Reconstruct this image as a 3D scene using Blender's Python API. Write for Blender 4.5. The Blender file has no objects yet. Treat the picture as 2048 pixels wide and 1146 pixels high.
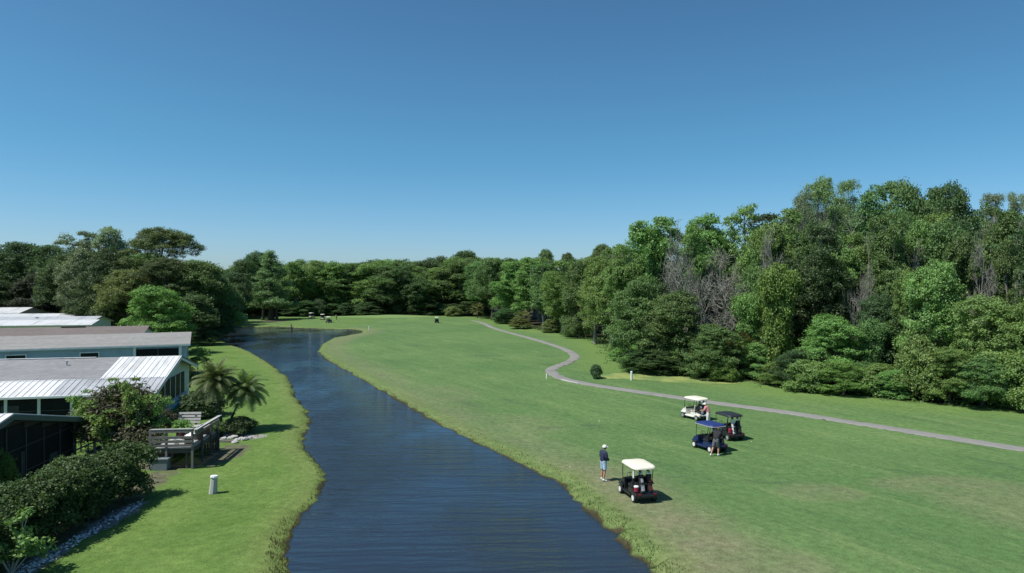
import bpy, bmesh, math, random
import numpy as np
from mathutils import Vector, Matrix, Euler

random.seed(7)
rng = np.random.default_rng(11)
R = math.radians
PI = math.pi
SC = bpy.context.scene
COL = SC.collection
F = 2048 * 24 / 36.0          # focal length in photo pixels
CAMH = 10.0
HZ = 573.0
WATER = -0.24


def gp(px, py, z=0.0):
    d = (CAMH - z) * F / (py - HZ)
    return ((px - 1024) / F * d, d)


def xat(px, d):
    return (px - 1024) / F * d


def zat(py, d):
    return CAMH - (py - HZ) / F * d


# ------------------------------------------------------------------ materials
def new_mat(name):
    m = bpy.data.materials.new(name)
    m.use_nodes = True
    nt = m.node_tree
    b = nt.nodes['Principled BSDF']
    return m, nt, b


def node(nt, typ, **kw):
    n = nt.nodes.new(typ)
    for k, v in kw.items():
        if k.startswith('i_'):
            key = k[2:]
            key = int(key) if key.isdigit() else key.replace('_', ' ')
            s = n.inputs[key]
            if hasattr(v, 'is_output'):
                nt.links.new(v, s)
            else:
                s.default_value = v
        else:
            setattr(n, k, v)
    return n


def mixc(nt, fac, a, b, blend='MIX'):
    n = nt.nodes.new('ShaderNodeMix')
    n.data_type = 'RGBA'
    n.blend_type = blend
    for s, v in ((n.inputs[0], fac), (n.inputs[6], a), (n.inputs[7], b)):
        if hasattr(v, 'is_output'):
            nt.links.new(v, s)
        elif isinstance(v, (tuple, list)):
            s.default_value = (v[0], v[1], v[2], 1)
        else:
            s.default_value = v
    return n.outputs[2]


def mth(nt, op, a, b=0.0, clamp=False):
    n = nt.nodes.new('ShaderNodeMath')
    n.operation = op
    n.use_clamp = clamp
    for i, v in enumerate((a, b)):
        if hasattr(v, 'is_output'):
            nt.links.new(v, n.inputs[i])
        else:
            n.inputs[i].default_value = v
    return n.outputs[0]


def maprange(nt, v, a, b, c=0.0, d=1.0):
    n = nt.nodes.new('ShaderNodeMapRange')
    n.interpolation_type = 'SMOOTHSTEP'
    nt.links.new(v, n.inputs[0])
    for i, x in enumerate((a, b, c, d)):
        n.inputs[i + 1].default_value = x
    return n.outputs[0]


def noise(nt, scale, detail=3, rough=0.55, vec=None, dist=0.0):
    n = node(nt, 'ShaderNodeTexNoise', i_Scale=scale, i_Detail=detail, i_Roughness=rough, i_Distortion=dist)
    if vec is not None:
        nt.links.new(vec, n.inputs['Vector'])
    return n.outputs['Fac']


def geo_pos(nt):
    return nt.nodes.new('ShaderNodeNewGeometry').outputs['Position']


def obj_pos(nt):
    return nt.nodes.new('ShaderNodeTexCoord').outputs['Object']


def mapping(nt, vec, scale=(1, 1, 1), rot=(0, 0, 0)):
    n = nt.nodes.new('ShaderNodeMapping')
    nt.links.new(vec, n.inputs['Vector'])
    n.inputs['Rotation'].default_value = rot
    n.inputs['Scale'].default_value = scale
    return n.outputs[0]


def bump(nt, b, h, strength=0.3, dist=0.02):
    n = node(nt, 'ShaderNodeBump', i_Strength=strength, i_Distance=dist)
    nt.links.new(h, n.inputs['Height'])
    nt.links.new(n.outputs[0], b.inputs['Normal'])


def simple(name, col, rough=0.5, metal=0.0, var=0.15, scale=3.0, spec=0.5, dirt=None, coat=0.0):
    """one plain surface with slight wear"""
    m, nt, b = new_mat(name)
    p = obj_pos(nt)
    n1 = noise(nt, scale, 4, 0.6, p)
    lo = tuple(c * (1 - var) for c in col)
    hi = tuple(min(1, c * (1 + var)) for c in col)
    c = mixc(nt, n1, lo, hi)
    if dirt:
        n2 = maprange(nt, noise(nt, scale * 0.45, 5, 0.65, p), 0.48, 0.72)
        c = mixc(nt, mth(nt, 'MULTIPLY', n2, dirt[3]), c, dirt[:3])
    nt.links.new(c, b.inputs['Base Color'])
    b.inputs['Roughness'].default_value = rough
    b.inputs['Metallic'].default_value = metal
    b.inputs['Specular IOR Level'].default_value = spec
    b.inputs['Coat Weight'].default_value = coat
    return m


def leaf_mat(name, trans=0.30, spec=0.35, rough=0.55, sat=1.0):
    """foliage: the object's colour, varied from leaf to leaf and from clump to clump"""
    m = bpy.data.materials.new(name)
    m.use_nodes = True
    nt = m.node_tree
    b = nt.nodes['Principled BSDF']
    out = nt.nodes['Material Output']
    oi = nt.nodes.new('ShaderNodeObjectInfo')
    at = node(nt, 'ShaderNodeAttribute', attribute_name='var')
    v = at.outputs['Fac']
    dark = mixc(nt, 1.0, oi.outputs['Color'], (0.62, 0.66, 0.62), 'MULTIPLY')
    lite = mixc(nt, 1.0, oi.outputs['Color'], (1.5, 1.38, 1.2), 'MULTIPLY')
    c = mixc(nt, v, dark, lite)
    hsv = node(nt, 'ShaderNodeHueSaturation', i_Saturation=sat)
    nt.links.new(c, hsv.inputs['Color'])
    nt.links.new(maprange(nt, oi.outputs['Random'], 0, 1, 0.485, 0.515), hsv.inputs['Hue'])
    nt.links.new(maprange(nt, oi.outputs['Random'], 0, 1, 0.85, 1.15), hsv.inputs['Value'])
    c = hsv.outputs[0]
    nt.links.new(c, b.inputs['Base Color'])
    b.inputs['Roughness'].default_value = rough
    b.inputs['Specular IOR Level'].default_value = spec
    tr = nt.nodes.new('ShaderNodeBsdfTranslucent')
    nt.links.new(mixc(nt, 1.0, c, (1.25, 1.3, 0.7), 'MULTIPLY'), tr.inputs['Color'])
    mx = nt.nodes.new('ShaderNodeMixShader')
    mx.inputs[0].default_value = trans
    nt.links.new(b.outputs[0], mx.inputs[1])
    nt.links.new(tr.outputs[0], mx.inputs[2])
    nt.links.new(mx.outputs[0], out.inputs['Surface'])
    return m


M = {}
M['leaf'] = leaf_mat('leaf')
M['needle'] = leaf_mat('needle', 0.15, 0.2, 0.6)
M['bark'] = simple('bark', (0.09, 0.075, 0.06), 0.9, var=0.45, scale=5, spec=0.2)
M['bark_grey'] = simple('bark_grey', (0.235, 0.23, 0.195), 0.9, var=0.35, scale=5, spec=0.2)
M['white_paint'] = simple('white_paint', (0.72, 0.73, 0.73), 0.45, var=0.06, dirt=(0.45, 0.43, 0.38, 0.35))
M['metal_white'] = simple('metal_white', (0.62, 0.62, 0.62), 0.42, var=0.10, scale=1.0, dirt=(0.32, 0.31, 0.30, 0.55))
M['metal_grey'] = simple('metal_grey', (0.42, 0.43, 0.445), 0.45, var=0.16, scale=1.5, dirt=(0.22, 0.22, 0.22, 0.6))
def roof_metal(name, col, streak):
    m, nt, b = new_mat(name)
    p = obj_pos(nt)
    c = mixc(nt, noise(nt, 1.0, 4, 0.6, p), tuple(x * 0.9 for x in col), tuple(x * 1.1 for x in col))
    st = noise(nt, 1.0, 5, 0.65, mapping(nt, p, (2.2, 0.16, 0.3)))
    c = mixc(nt, mth(nt, 'MULTIPLY', maprange(nt, st, 0.48, 0.68), 0.6), c, streak)
    bl = maprange(nt, noise(nt, 0.35, 5, 0.65, p), 0.5, 0.7)
    c = mixc(nt, mth(nt, 'MULTIPLY', bl, 0.45), c, streak)
    nt.links.new(c, b.inputs['Base Color'])
    b.inputs['Roughness'].default_value = 0.42
    return m


M['metal_white'] = roof_metal('metal_white', (0.66, 0.66, 0.655), (0.36, 0.35, 0.335))
M['metal_grey'] = roof_metal('metal_grey', (0.42, 0.43, 0.445), (0.23, 0.23, 0.23))
M['blue_siding'] = simple('blue_siding', (0.33, 0.43, 0.53), 0.5, var=0.08, dirt=(0.22, 0.27, 0.32, 0.4))
M['grey_siding'] = simple('grey_siding', (0.50, 0.55, 0.59), 0.5, var=0.08, dirt=(0.35, 0.38, 0.4, 0.4))
M['skirt_blue'] = simple('skirt_blue', (0.21, 0.36, 0.54), 0.5, var=0.1)
M['screen'] = simple('screen', (0.012, 0.014, 0.016), 0.55, var=0.8, scale=1.1, spec=0.12)
M['green_trim'] = simple('green_trim', (0.075, 0.11, 0.105), 0.45, var=0.1)
M['dark_trim'] = simple('dark_trim', (0.02, 0.024, 0.026), 0.5, var=0.2)
M['mullion'] = simple('mullion', (0.055, 0.06, 0.06), 0.5, var=0.3)
M['wood_old_shaded'] = simple('wood_old_shaded', (0.185, 0.175, 0.16), 0.85, var=0.3, scale=4, spec=0.2, dirt=(0.12, 0.11, 0.1, 0.6))  # old wood, darker tone carries the shade on the deck's side faces
M['wood_dark'] = simple('wood_dark', (0.095, 0.085, 0.075), 0.9, var=0.35, scale=4, spec=0.2)
M['concrete'] = simple('concrete', (0.42, 0.42, 0.40), 0.85, var=0.25, scale=5, spec=0.2, dirt=(0.2, 0.2, 0.17, 0.8))
M['stone'] = simple('stone', (0.38, 0.37, 0.35), 0.9, var=0.4, scale=6)
M['bin_grey'] = simple('bin_grey', (0.17, 0.20, 0.215), 0.5, var=0.15)
M['glass_dark'] = simple('glass_dark', (0.01, 0.012, 0.015), 0.08, var=0.5, spec=0.6)


def shingle(name, col):
    m, nt, b = new_mat(name)
    p = obj_pos(nt)
    br = node(nt, 'ShaderNodeTexBrick', i_Scale=1.0, i_Mortar_Size=0.012, i_Brick_Width=0.32, i_Row_Height=0.15)
    br.inputs['Color1'].default_value = tuple(c * 0.86 for c in col) + (1,)
    br.inputs['Color2'].default_value = tuple(c * 1.12 for c in col) + (1,)
    br.inputs['Mortar'].default_value = tuple(c * 0.6 for c in col) + (1,)
    nt.links.new(p, br.inputs['Vector'])
    st = mapping(nt, p, (0.25, 1.2, 1))
    c = mixc(nt, mth(nt, 'MULTIPLY', maprange(nt, noise(nt, 0.9, 6, 0.65, st), 0.42, 0.7), 0.5), br.outputs[0], tuple(x * 0.62 for x in col))
    nt.links.new(c, b.inputs['Base Color'])
    b.inputs['Roughness'].default_value = 0.92
    bump(nt, b, br.outputs['Fac'], 0.4, -0.01)
    return m


M['shingle_grey'] = shingle('shingle_grey', (0.245, 0.245, 0.25))
M['shingle_tan'] = shingle('shingle_tan', (0.265, 0.258, 0.245))
M['shingle_brown'] = shingle('shingle_brown', (0.165, 0.137, 0.125))

# carts and people
M['cream'] = simple('cream', (0.74, 0.69, 0.56), 0.4, var=0.06, dirt=(0.5, 0.46, 0.38, 0.3), coat=0.15)
M['cart_white'] = simple('cart_white', (0.72, 0.70, 0.63), 0.35, var=0.05, coat=0.3)
M['cart_black'] = simple('cart_black', (0.012, 0.013, 0.014), 0.3, var=0.3, coat=0.3)
M['cart_navy'] = simple('cart_navy', (0.012, 0.022, 0.085), 0.28, var=0.15, coat=0.5)
M['canopy_blue'] = simple('canopy_blue', (0.014, 0.030, 0.135), 0.5, var=0.12)
M['canopy_black'] = simple('canopy_black', (0.014, 0.018, 0.021), 0.55, var=0.2)
M['vinyl_black'] = simple('vinyl_black', (0.016, 0.016, 0.017), 0.5, var=0.3)
M['vinyl_tan'] = simple('vinyl_tan', (0.42, 0.38, 0.31), 0.55, var=0.1)
M['rubber'] = simple('rubber', (0.012, 0.012, 0.012), 0.8, var=0.3)
M['rim_white'] = simple('rim_white', (0.72, 0.72, 0.70), 0.4, var=0.1)
M['rim_grey'] = simple('rim_grey', (0.30, 0.30, 0.30), 0.4, var=0.1)
M['steel'] = simple('steel', (0.55, 0.55, 0.56), 0.3, metal=1.0, var=0.1)
M['strut_black'] = simple('strut_black', (0.018, 0.018, 0.018), 0.4, var=0.2)
M['lamp_red'] = simple('lamp_red', (0.35, 0.015, 0.02), 0.25, var=0.1)
M['cooler_red'] = simple('cooler_red', (0.28, 0.02, 0.05), 0.4, var=0.1)
M['bag_grey'] = simple('bag_grey', (0.34, 0.34, 0.35), 0.7, var=0.15, scale=8)
M['bag_black'] = simple('bag_black', (0.02, 0.02, 0.022), 0.7, var=0.3, scale=8)
M['bag_maroon'] = simple('bag_maroon', (0.11, 0.018, 0.02), 0.7, var=0.2, scale=8)
M['bag_navy'] = simple('bag_navy', (0.02, 0.03, 0.10), 0.7, var=0.2, scale=8)
M['bag_white'] = simple('bag_white', (0.6, 0.6, 0.6), 0.7, var=0.1, scale=8)
M['towel'] = simple('towel', (0.70, 0.69, 0.66), 0.95, var=0.08, scale=10)
M['skin'] = simple('skin', (0.42, 0.22, 0.14), 0.5, var=0.08, scale=8)
M['hair'] = simple('hair', (0.06, 0.04, 0.025), 0.7, var=0.3, scale=20)
M['eye'] = simple('eye', (0.03, 0.02, 0.015), 0.2, var=0.1)
M['cloth_navy'] = simple('cloth_navy', (0.018, 0.026, 0.065), 0.85, var=0.2, scale=9)
M['cloth_black'] = simple('cloth_black', (0.013, 0.013, 0.017), 0.85, var=0.2, scale=9)
M['cloth_pink'] = simple('cloth_pink', (0.58, 0.24, 0.24), 0.85, var=0.1, scale=9)
M['cloth_sky'] = simple('cloth_sky', (0.40, 0.52, 0.66), 0.85, var=0.1, scale=9)
M['cloth_white'] = simple('cloth_white', (0.70, 0.68, 0.64), 0.85, var=0.06, scale=9)
M['cloth_grey'] = simple('cloth_grey', (0.10, 0.105, 0.11), 0.85, var=0.1, scale=9)
M['shoe_white'] = simple('shoe_white', (0.74, 0.74, 0.72), 0.6, var=0.06)


# ------------------------------------------------------------------ mesh helpers
class MB:
    """collects shapes that become ONE mesh"""
    def __init__(self):
        self.v, self.f, self.m = [], [], []
        self.mi = 0

    def add(self, vs, fs):
        b = len(self.v)
        self.v += [tuple(v) for v in vs]
        self.f += [tuple(b + i for i in f) for f in fs]
        self.m += [self.mi] * len(fs)
        return self

    def box(self, c, s, rot=None):
        hx, hy, hz = s[0] / 2, s[1] / 2, s[2] / 2
        vs = [Vector((x, y, z)) for x in (-hx, hx) for y in (-hy, hy) for z in (-hz, hz)]
        if rot is not None:
            m = Euler(rot).to_matrix()
            vs = [m @ v for v in vs]
        vs = [v + Vector(c) for v in vs]
        return self.add(vs, [(0, 1, 3, 2), (4, 6, 7, 5), (0, 4, 5, 1), (2, 3, 7, 6), (0, 2, 6, 4), (1, 5, 7, 3)])

    def prism(self, prof, axis, a, b):
        """profile of 2-D points pushed along axis ('x': profile is y,z; 'y': profile is x,z; 'z': x,y)"""
        n = len(prof)
        def P(p, t):
            return {'x': (t, p[0], p[1]), 'y': (p[0], t, p[1]), 'z': (p[0], p[1], t)}[axis]
        vs = [P(p, a) for p in prof] + [P(p, b) for p in prof]
        fs = [tuple(range(n)), tuple(range(2 * n - 1, n - 1, -1))]
        fs += [(i, i + n, (i + 1) % n + n, (i + 1) % n) for i in range(n)]
        return self.add(vs, fs)

    def tube(self, pts, r0, r1=None, n=6, cap=True):
        pts = [Vector(p) for p in pts]
        k = len(pts)
        if isinstance(r0, (list, tuple)):
            rs = list(r0)
        else:
            r1 = r0 if r1 is None else r1
            rs = [r0 + (r1 - r0) * i / (k - 1) for i in range(k)]
        vs, fs = [], []
        for i, p in enumerate(pts):
            t = (pts[min(i + 1, k - 1)] - pts[max(i - 1, 0)]).normalized()
            u = t.cross(Vector((0.13, 0.21, 1)) if abs(t.z) < 0.9 else Vector((1, 0.1, 0.05))).normalized()
            w = t.cross(u)
            for j in range(n):
                a = 2 * PI * j / n
                vs.append(p + (u * math.cos(a) + w * math.sin(a)) * rs[i])
        for i in range(k - 1):
            for j in range(n):
                fs.append((i * n + j, i * n + (j + 1) % n, (i + 1) * n + (j + 1) % n, (i + 1) * n + j))
        if cap:
            fs += [tuple(range(n - 1, -1, -1)), tuple((k - 1) * n + j for j in range(n))]
        return self.add(vs, fs)

    def lathe(self, prof, c=(0, 0, 0), n=16, axis='z', sx=1.0, sy=1.0):
        vs, fs = [], []
        k = len(prof)
        for r, h in prof:
            for j in range(n):
                a = 2 * PI * j / n
                x, y = r * math.cos(a) * sx, r * math.sin(a) * sy
                q = {'z': (x, y, h), 'y': (x, h, y), 'x': (h, x, y)}[axis]
                vs.append((q[0] + c[0], q[1] + c[1], q[2] + c[2]))
        for i in range(k - 1):
            for j in range(n):
                fs.append((i * n + j, i * n + (j + 1) % n, (i + 1) * n + (j + 1) % n, (i + 1) * n + j))
        fs += [tuple(range(n)), tuple((k - 1) * n + j for j in range(n - 1, -1, -1))]
        return self.add(vs, fs)

    def mesh(self, name, mats, smooth=None):
        me = bpy.data.meshes.new(name)
        me.from_pydata(self.v, [], self.f)
        mats = mats if isinstance(mats, (list, tuple)) else [mats]
        for m in mats:
            me.materials.append(M[m] if isinstance(m, str) else m)
        if len(mats) > 1:
            me.polygons.foreach_set('material_index', self.m)
        bm = bmesh.new()
        bm.from_mesh(me)
        bmesh.ops.recalc_face_normals(bm, faces=bm.faces)
        bm.to_mesh(me)
        bm.free()
        if smooth:
            me.polygons.foreach_set('use_smooth', [True] * len(me.polygons))
            me.set_sharp_from_angle(angle=R(smooth))
        me.update()
        return me

    def build(self, name, mats, parent=None, smooth=None, bevel=0.0, loc=None, rot=None):
        o = bpy.data.objects.new(name, self.mesh(name, mats, smooth))
        COL.objects.link(o)
        o.parent = parent
        if loc:
            o.location = loc
        if rot:
            o.rotation_euler = rot
        if bevel:
            b = o.modifiers.new('bevel', 'BEVEL')
            b.width = bevel
            b.segments = 2
            b.limit_method = 'ANGLE'
            b.angle_limit = R(35)
        return o


def np_mesh(name, v, f, mat, var=None, smooth=False):
    """big quad / triangle meshes straight from arrays"""
    v = np.asarray(v, np.float32)
    f = np.asarray(f, np.int32)
    me = bpy.data.meshes.new(name)
    me.vertices.add(len(v))
    me.vertices.foreach_set('co', v.ravel())
    n, k = f.shape
    me.loops.add(n * k)
    me.loops.foreach_set('vertex_index', f.ravel())
    me.polygons.add(n)
    me.polygons.foreach_set('loop_start', np.arange(0, n * k, k, dtype=np.int32))
    if smooth:
        me.polygons.foreach_set('use_smooth', np.ones(n, bool))
    me.materials.append(M[mat] if isinstance(mat, str) else mat)
    if var is not None:
        a = me.attributes.new('var', 'FLOAT', 'FACE')
        a.data.foreach_set('value', np.asarray(var, np.float32))
    me.update(calc_edges=True)
    me.validate()
    return me


def tag(o, label=None, cat=None, group=None, kind=None):
    if label: o['label'] = label
    if cat: o['category'] = cat
    if group: o['group'] = group
    if kind: o['kind'] = kind
    return o


def thing(name, label, cat, loc=(0, 0, 0), rz=0.0, group=None):
    o = bpy.data.objects.new(name, None)
    o.empty_display_size = 0.3
    COL.objects.link(o)
    o.location = loc
    o.rotation_euler = (0, 0, rz)
    return tag(o, label, cat, group)


def link_mesh(name, me, parent=None, color=None):
    o = bpy.data.objects.new(name, me)
    COL.objects.link(o)
    o.parent = parent
    if color:
        o.color = (color[0], color[1], color[2], 1)
    return o


# ------------------------------------------------------------------ terrain
def catmull(pts, n=8, closed=False):
    P = np.array(pts, float)
    k = len(P)
    out = []
    rngk = range(k) if closed else range(k - 1)
    for i in rngk:
        if closed:
            p0, p1, p2, p3 = P[(i - 1) % k], P[i], P[(i + 1) % k], P[(i + 2) % k]
        else:
            p0, p1, p2, p3 = P[max(i - 1, 0)], P[i], P[i + 1], P[min(i + 2, k - 1)]
        for t in np.arange(n) / n:
            out.append(0.5 * ((2 * p1) + (-p0 + p2) * t + (2 * p0 - 5 * p1 + 4 * p2 - p3) * t * t + (-p0 + 3 * p1 - 3 * p2 + p3) * t ** 3))
    if not closed:
        out.append(P[-1])
    return np.array(out)


shore_l = [(500, 1750), (528, 1450), (552, 1270), (572, 1146), (575, 1110), (590, 1065), (610, 1025), (640, 990), (652, 965), (645, 940), (625, 915), (612, 895),
           (612, 870), (621, 850), (618, 828), (600, 805), (590, 795), (586, 775), (576, 755), (550, 735), (520, 715), (490, 701),
           (462, 690), (435, 680), (408, 671)]
shore_f = [(398, 664), (430, 656), (470, 653.5), (520, 654.5), (560, 653), (600, 656.5), (650, 657.5), (700, 659.5), (718, 661.5), (724, 664.5),
           (712, 669), (670, 677), (645, 689)]
shore_r = [(636, 701), (646, 714), (690, 741), (740, 770), (800, 805), (860, 840), (930, 875), (990, 905), (1060, 940),
           (1120, 970), (1150, 1000), (1200, 1045), (1250, 1095), (1290, 1130), (1308, 1150), (1400, 1270), (1500, 1450), (1640, 1750)]
wp = [gp(x, y, WATER) for x, y in shore_l + shore_f + shore_r]
wp = [(-5.5, -12.0)] + wp + [(8.0, -12.0)]
WPOLY = catmull(wp, 6, closed=True)
# small bites along the banks
_s = np.arange(len(WPOLY))
_n = np.roll(WPOLY, -1, 0) - np.roll(WPOLY, 1, 0)
_n = np.stack([-_n[:, 1], _n[:, 0]], 1) / (np.linalg.norm(_n, axis=1)[:, None] + 1e-9)
WPOLY = WPOLY + _n * (rng.normal(0, 0.10, len(WPOLY)))[:, None]


def sdist(P, poly):
    """signed distance of points to a closed polygon, + outside"""
    P = np.asarray(P, np.float32)
    A = np.asarray(poly, np.float32)
    B = np.roll(A, -1, 0)
    out = np.empty(len(P), np.float32)
    for s in range(0, len(P), 20000):
        p = P[s:s + 20000]
        best = np.full(len(p), 1e18, np.float32)
        ins = np.zeros(len(p), bool)
        for a, b in zip(A, B):
            d = b - a
            L = float(d @ d) + 1e-12
            w = p - a
            t = np.clip((w @ d) / L, 0, 1)
            q = w - t[:, None] * d
            best = np.minimum(best, (q * q).sum(1))
            if a[1] != b[1]:
                c = (a[1] > p[:, 1]) != (b[1] > p[:, 1])
                xi = (b[0] - a[0]) * (p[:, 1] - a[1]) / (b[1] - a[1]) + a[0]
                ins ^= c & (p[:, 0] < xi)
        r = np.sqrt(best)
        out[s:s + 20000] = np.where(ins, -r, r)
    return out


GREEN_C = (-41.0, 221.0)


def undul(x, y):
    z = 0.10 * np.sin(x * 0.11 + 1) * np.sin(y * 0.07 + 0.5) + 0.035 * np.sin(x * 0.31 + y * 0.23)
    g = np.exp(-(((x - GREEN_C[0]) / 17) ** 2 + ((y - GREEN_C[1]) / 14) ** 2))
    return z + 0.75 * g


def height_from(x, y, sd):
    wv = 0.75 + 0.4 * np.sin(x * 0.7 + y * 0.5) + 0.3 * np.sin(x * 1.9 - y * 1.3)
    t = np.clip(sd / np.maximum(wv, 0.4), 0, 1)
    land = WATER + (undul(x, y) - WATER) * (t * t * (3 - 2 * t)) ** 0.7
    lake = WATER - 0.6 * np.clip(-sd / 1.2, 0, 1)
    return np.where(sd > 0, land, lake)


def hz(x, y):
    p = np.array([[x, y]])
    return float(height_from(np.array([x]), np.array([y]), sdist(p, WPOLY))[0])


WOOD = [(-400, 112), (-78, 112), (-76, 150), (-98, 185), (-104, 232), (-60, 231), (-10, 224), gp(1000, 645), gp(1080, 660), gp(1150, 668), gp(1212, 690),
        gp(1250, 738), gp(1400, 752), gp(1500, 764), gp(1620, 786), gp(1720, 793), gp(1800, 803), gp(1920, 812), gp(2048, 818),
        (46, 46), (60, 20), (500, 20), (500, 1600), (-400, 1600)]
CENTRE = [gp(x, y) for x, y in [(950, 1500), (940, 1146), (900, 1000), (790, 890), (690, 800), (600, 730), (545, 695)]]
_cy = np.array([c[1] for c in CENTRE])
_cx = np.array([c[0] for c in CENTRE])

ys = [-10.0]
while ys[-1] < 2500:
    y = ys[-1]
    ys.append(y + (max(0.20, 0.0042 * y) if y < 280 else 0.06 * (y - 250)))
ys = np.array(ys)
us = np.concatenate([np.linspace(-1.9, -0.85, 36)[:-1], np.linspace(-0.85, 0.85, 360), np.linspace(0.85, 1.9, 36)[1:]])
YY, UU = np.meshgrid(ys, us, indexing='ij')
XX = UU * (YY + 14)
P2 = np.stack([XX.ravel(), YY.ravel()], 1)
near = (P2[:, 1] < 300) & (np.abs(P2[:, 0]) < 160)
sd = np.full(len(P2), 60, np.float32)
sd[near] = sdist(P2[near], WPOLY)
wd = np.full(len(P2), -20, np.float32)
wd[near] = sdist(P2[near], WOOD)
gz = height_from(P2[:, 0], P2[:, 1], sd)
ny, nx = YY.shape
idx = np.arange(ny * nx).reshape(ny, nx)
quads = np.stack([idx[:-1, :-1], idx[:-1, 1:], idx[1:, 1:], idx[1:, :-1]], -1).reshape(-1, 4)


def ground_material():
    m, nt, b = new_mat('ground')
    p = geo_pos(nt)
    A = lambda n: node(nt, 'ShaderNodeAttribute', attribute_name=n).outputs['Fac']
    shore, wood, left, green, mulch, dry, bare = A('shore'), A('wood'), A('left'), A('green'), A('mulch'), A('dry'), A('bare')
    big = noise(nt, 0.05, 4, 0.6, p)
    med = noise(nt, 0.35, 5, 0.65, p)
    sml = noise(nt, 2.6, 5, 0.7, p)
    fine = noise(nt, 14.0, 3, 0.7, p)
    stv = mapping(nt, mapping(nt, p, (1, 1, 1), (0, 0, R(60))), (0.09, 0.55, 1))
    stre = noise(nt, 1.0, 6, 0.72, stv, 0.4)
    # fairway turf
    c = mixc(nt, maprange(nt, big, 0.35, 0.65), (0.083, 0.154, 0.052), (0.108, 0.183, 0.060))
    c = mixc(nt, mth(nt, 'MULTIPLY', maprange(nt, stre, 0.50, 0.70), 0.75), c, (0.148, 0.212, 0.080))
    c = mixc(nt, mth(nt, 'MULTIPLY', maprange(nt, stre, 0.46, 0.30), 0.85), c, (0.064, 0.116, 0.048))
    st2 = noise(nt, 1.0, 5, 0.7, mapping(nt, mapping(nt, p, (1, 1, 1), (0, 0, R(57))), (0.32, 2.2, 1)), 0.3)
    c = mixc(nt, mth(nt, 'MULTIPLY', maprange(nt, st2, 0.52, 0.72), 0.5), c, (0.155, 0.215, 0.085))
    c = mixc(nt, mth(nt, 'MULTIPLY', maprange(nt, st2, 0.46, 0.28), 0.5), c, (0.055, 0.108, 0.040))
    dspot = maprange(nt, noise(nt, 0.16, 4, 0.6, mapping(nt, p, (0.5, 1, 1))), 0.60, 0.72)
    c = mixc(nt, mth(nt, 'MULTIPLY', dspot, 0.7), c, (0.068, 0.110, 0.052))
    # worn, dry grass
    dm = mth(nt, 'MULTIPLY', dry, maprange(nt, med, 0.25, 0.65, 0.45, 1.0))
    c = mixc(nt, dm, c, mixc(nt, sml, (0.150, 0.150, 0.082), (0.215, 0.205, 0.120)))
    # garden lawn on the houses' side
    lw = mixc(nt, maprange(nt, med, 0.3, 0.7), (0.088, 0.158, 0.034), (0.128, 0.200, 0.048))
    lw = mixc(nt, mth(nt, 'MULTIPLY', maprange(nt, noise(nt, 0.9, 5, 0.7, p), 0.55, 0.75), 0.6), lw, (0.185, 0.225, 0.075))
    lw = mixc(nt, mth(nt, 'MULTIPLY', maprange(nt, noise(nt, 0.22, 4, 0.6, p), 0.52, 0.70), 0.8), lw, (0.078, 0.142, 0.026))
    c = mixc(nt, left, c, lw)
    # putting green
    c = mixc(nt, green, c, (0.150, 0.235, 0.085))
    # rough strip and soil along the water
    jit = mth(nt, 'ADD', shore, mth(nt, 'MULTIPLY', mth(nt, 'SUBTRACT', med, 0.5), 2.2))
    strip = maprange(nt, jit, 2.2, 0.6)
    c = mixc(nt, mth(nt, 'MULTIPLY', strip, 0.45), c, mixc(nt, sml, (0.130, 0.165, 0.048), (0.190, 0.205, 0.075)))
    soil = maprange(nt, mth(nt, 'ADD', shore, mth(nt, 'MULTIPLY', mth(nt, 'SUBTRACT', med, 0.5), 0.9)), 0.24, 0.06)
    c = mixc(nt, soil, c, mixc(nt, sml, (0.030, 0.030, 0.014), (0.075, 0.065, 0.032)))
    under = maprange(nt, shore, 0.12, -0.05)
    c = mixc(nt, under, c, (0.03, 0.028, 0.018))
    # litter below the woods, its colour darkened for the shade under the trees
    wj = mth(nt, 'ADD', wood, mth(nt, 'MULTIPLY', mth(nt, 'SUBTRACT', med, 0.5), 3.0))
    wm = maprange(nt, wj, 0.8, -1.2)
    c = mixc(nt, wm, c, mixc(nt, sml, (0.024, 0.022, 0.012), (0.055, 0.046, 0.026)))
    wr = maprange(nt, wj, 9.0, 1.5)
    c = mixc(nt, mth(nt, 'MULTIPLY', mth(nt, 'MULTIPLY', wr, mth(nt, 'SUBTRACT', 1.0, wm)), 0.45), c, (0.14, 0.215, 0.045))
    c = mixc(nt, mth(nt, 'MULTIPLY', bare, 0.85), c, mixc(nt, sml, (0.07, 0.06, 0.045), (0.16, 0.14, 0.105)))
    # bark and pale stone mulch
    c = mixc(nt, mulch, c, mixc(nt, maprange(nt, noise(nt, 7, 4, 0.7, p), 0.42, 0.6), (0.12, 0.11, 0.09), (0.40, 0.40, 0.38)))
    # blades
    gr = mth(nt, 'ADD', mth(nt, 'MULTIPLY', sml, 0.5), mth(nt, 'MULTIPLY', fine, 0.5))
    gr = maprange(nt, gr, 0.30, 0.70, 0.66, 1.34)
    cc = nt.nodes.new('ShaderNodeCombineColor')
    for i in range(3):
        nt.links.new(gr, cc.inputs[i])
    c = mixc(nt, 1.0, c, cc.outputs[0], 'MULTIPLY')
    nt.links.new(c, b.inputs['Base Color'])
    b.inputs['Roughness'].default_value = 0.9
    b.inputs['Specular IOR Level'].default_value = 0.15
    hh = mth(nt, 'ADD', fine, mth(nt, 'MULTIPLY', sml, 1.5))
    bump(nt, b, hh, 0.8, 0.05)
    return m


def smooth01(t):
    t = np.clip(t, 0, 1)
    return t * t * (3 - 2 * t)


gx, gy = P2[:, 0], P2[:, 1]
me = np_mesh('ground', np.stack([gx, gy, gz], 1), quads, ground_material(), smooth=True)


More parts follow.
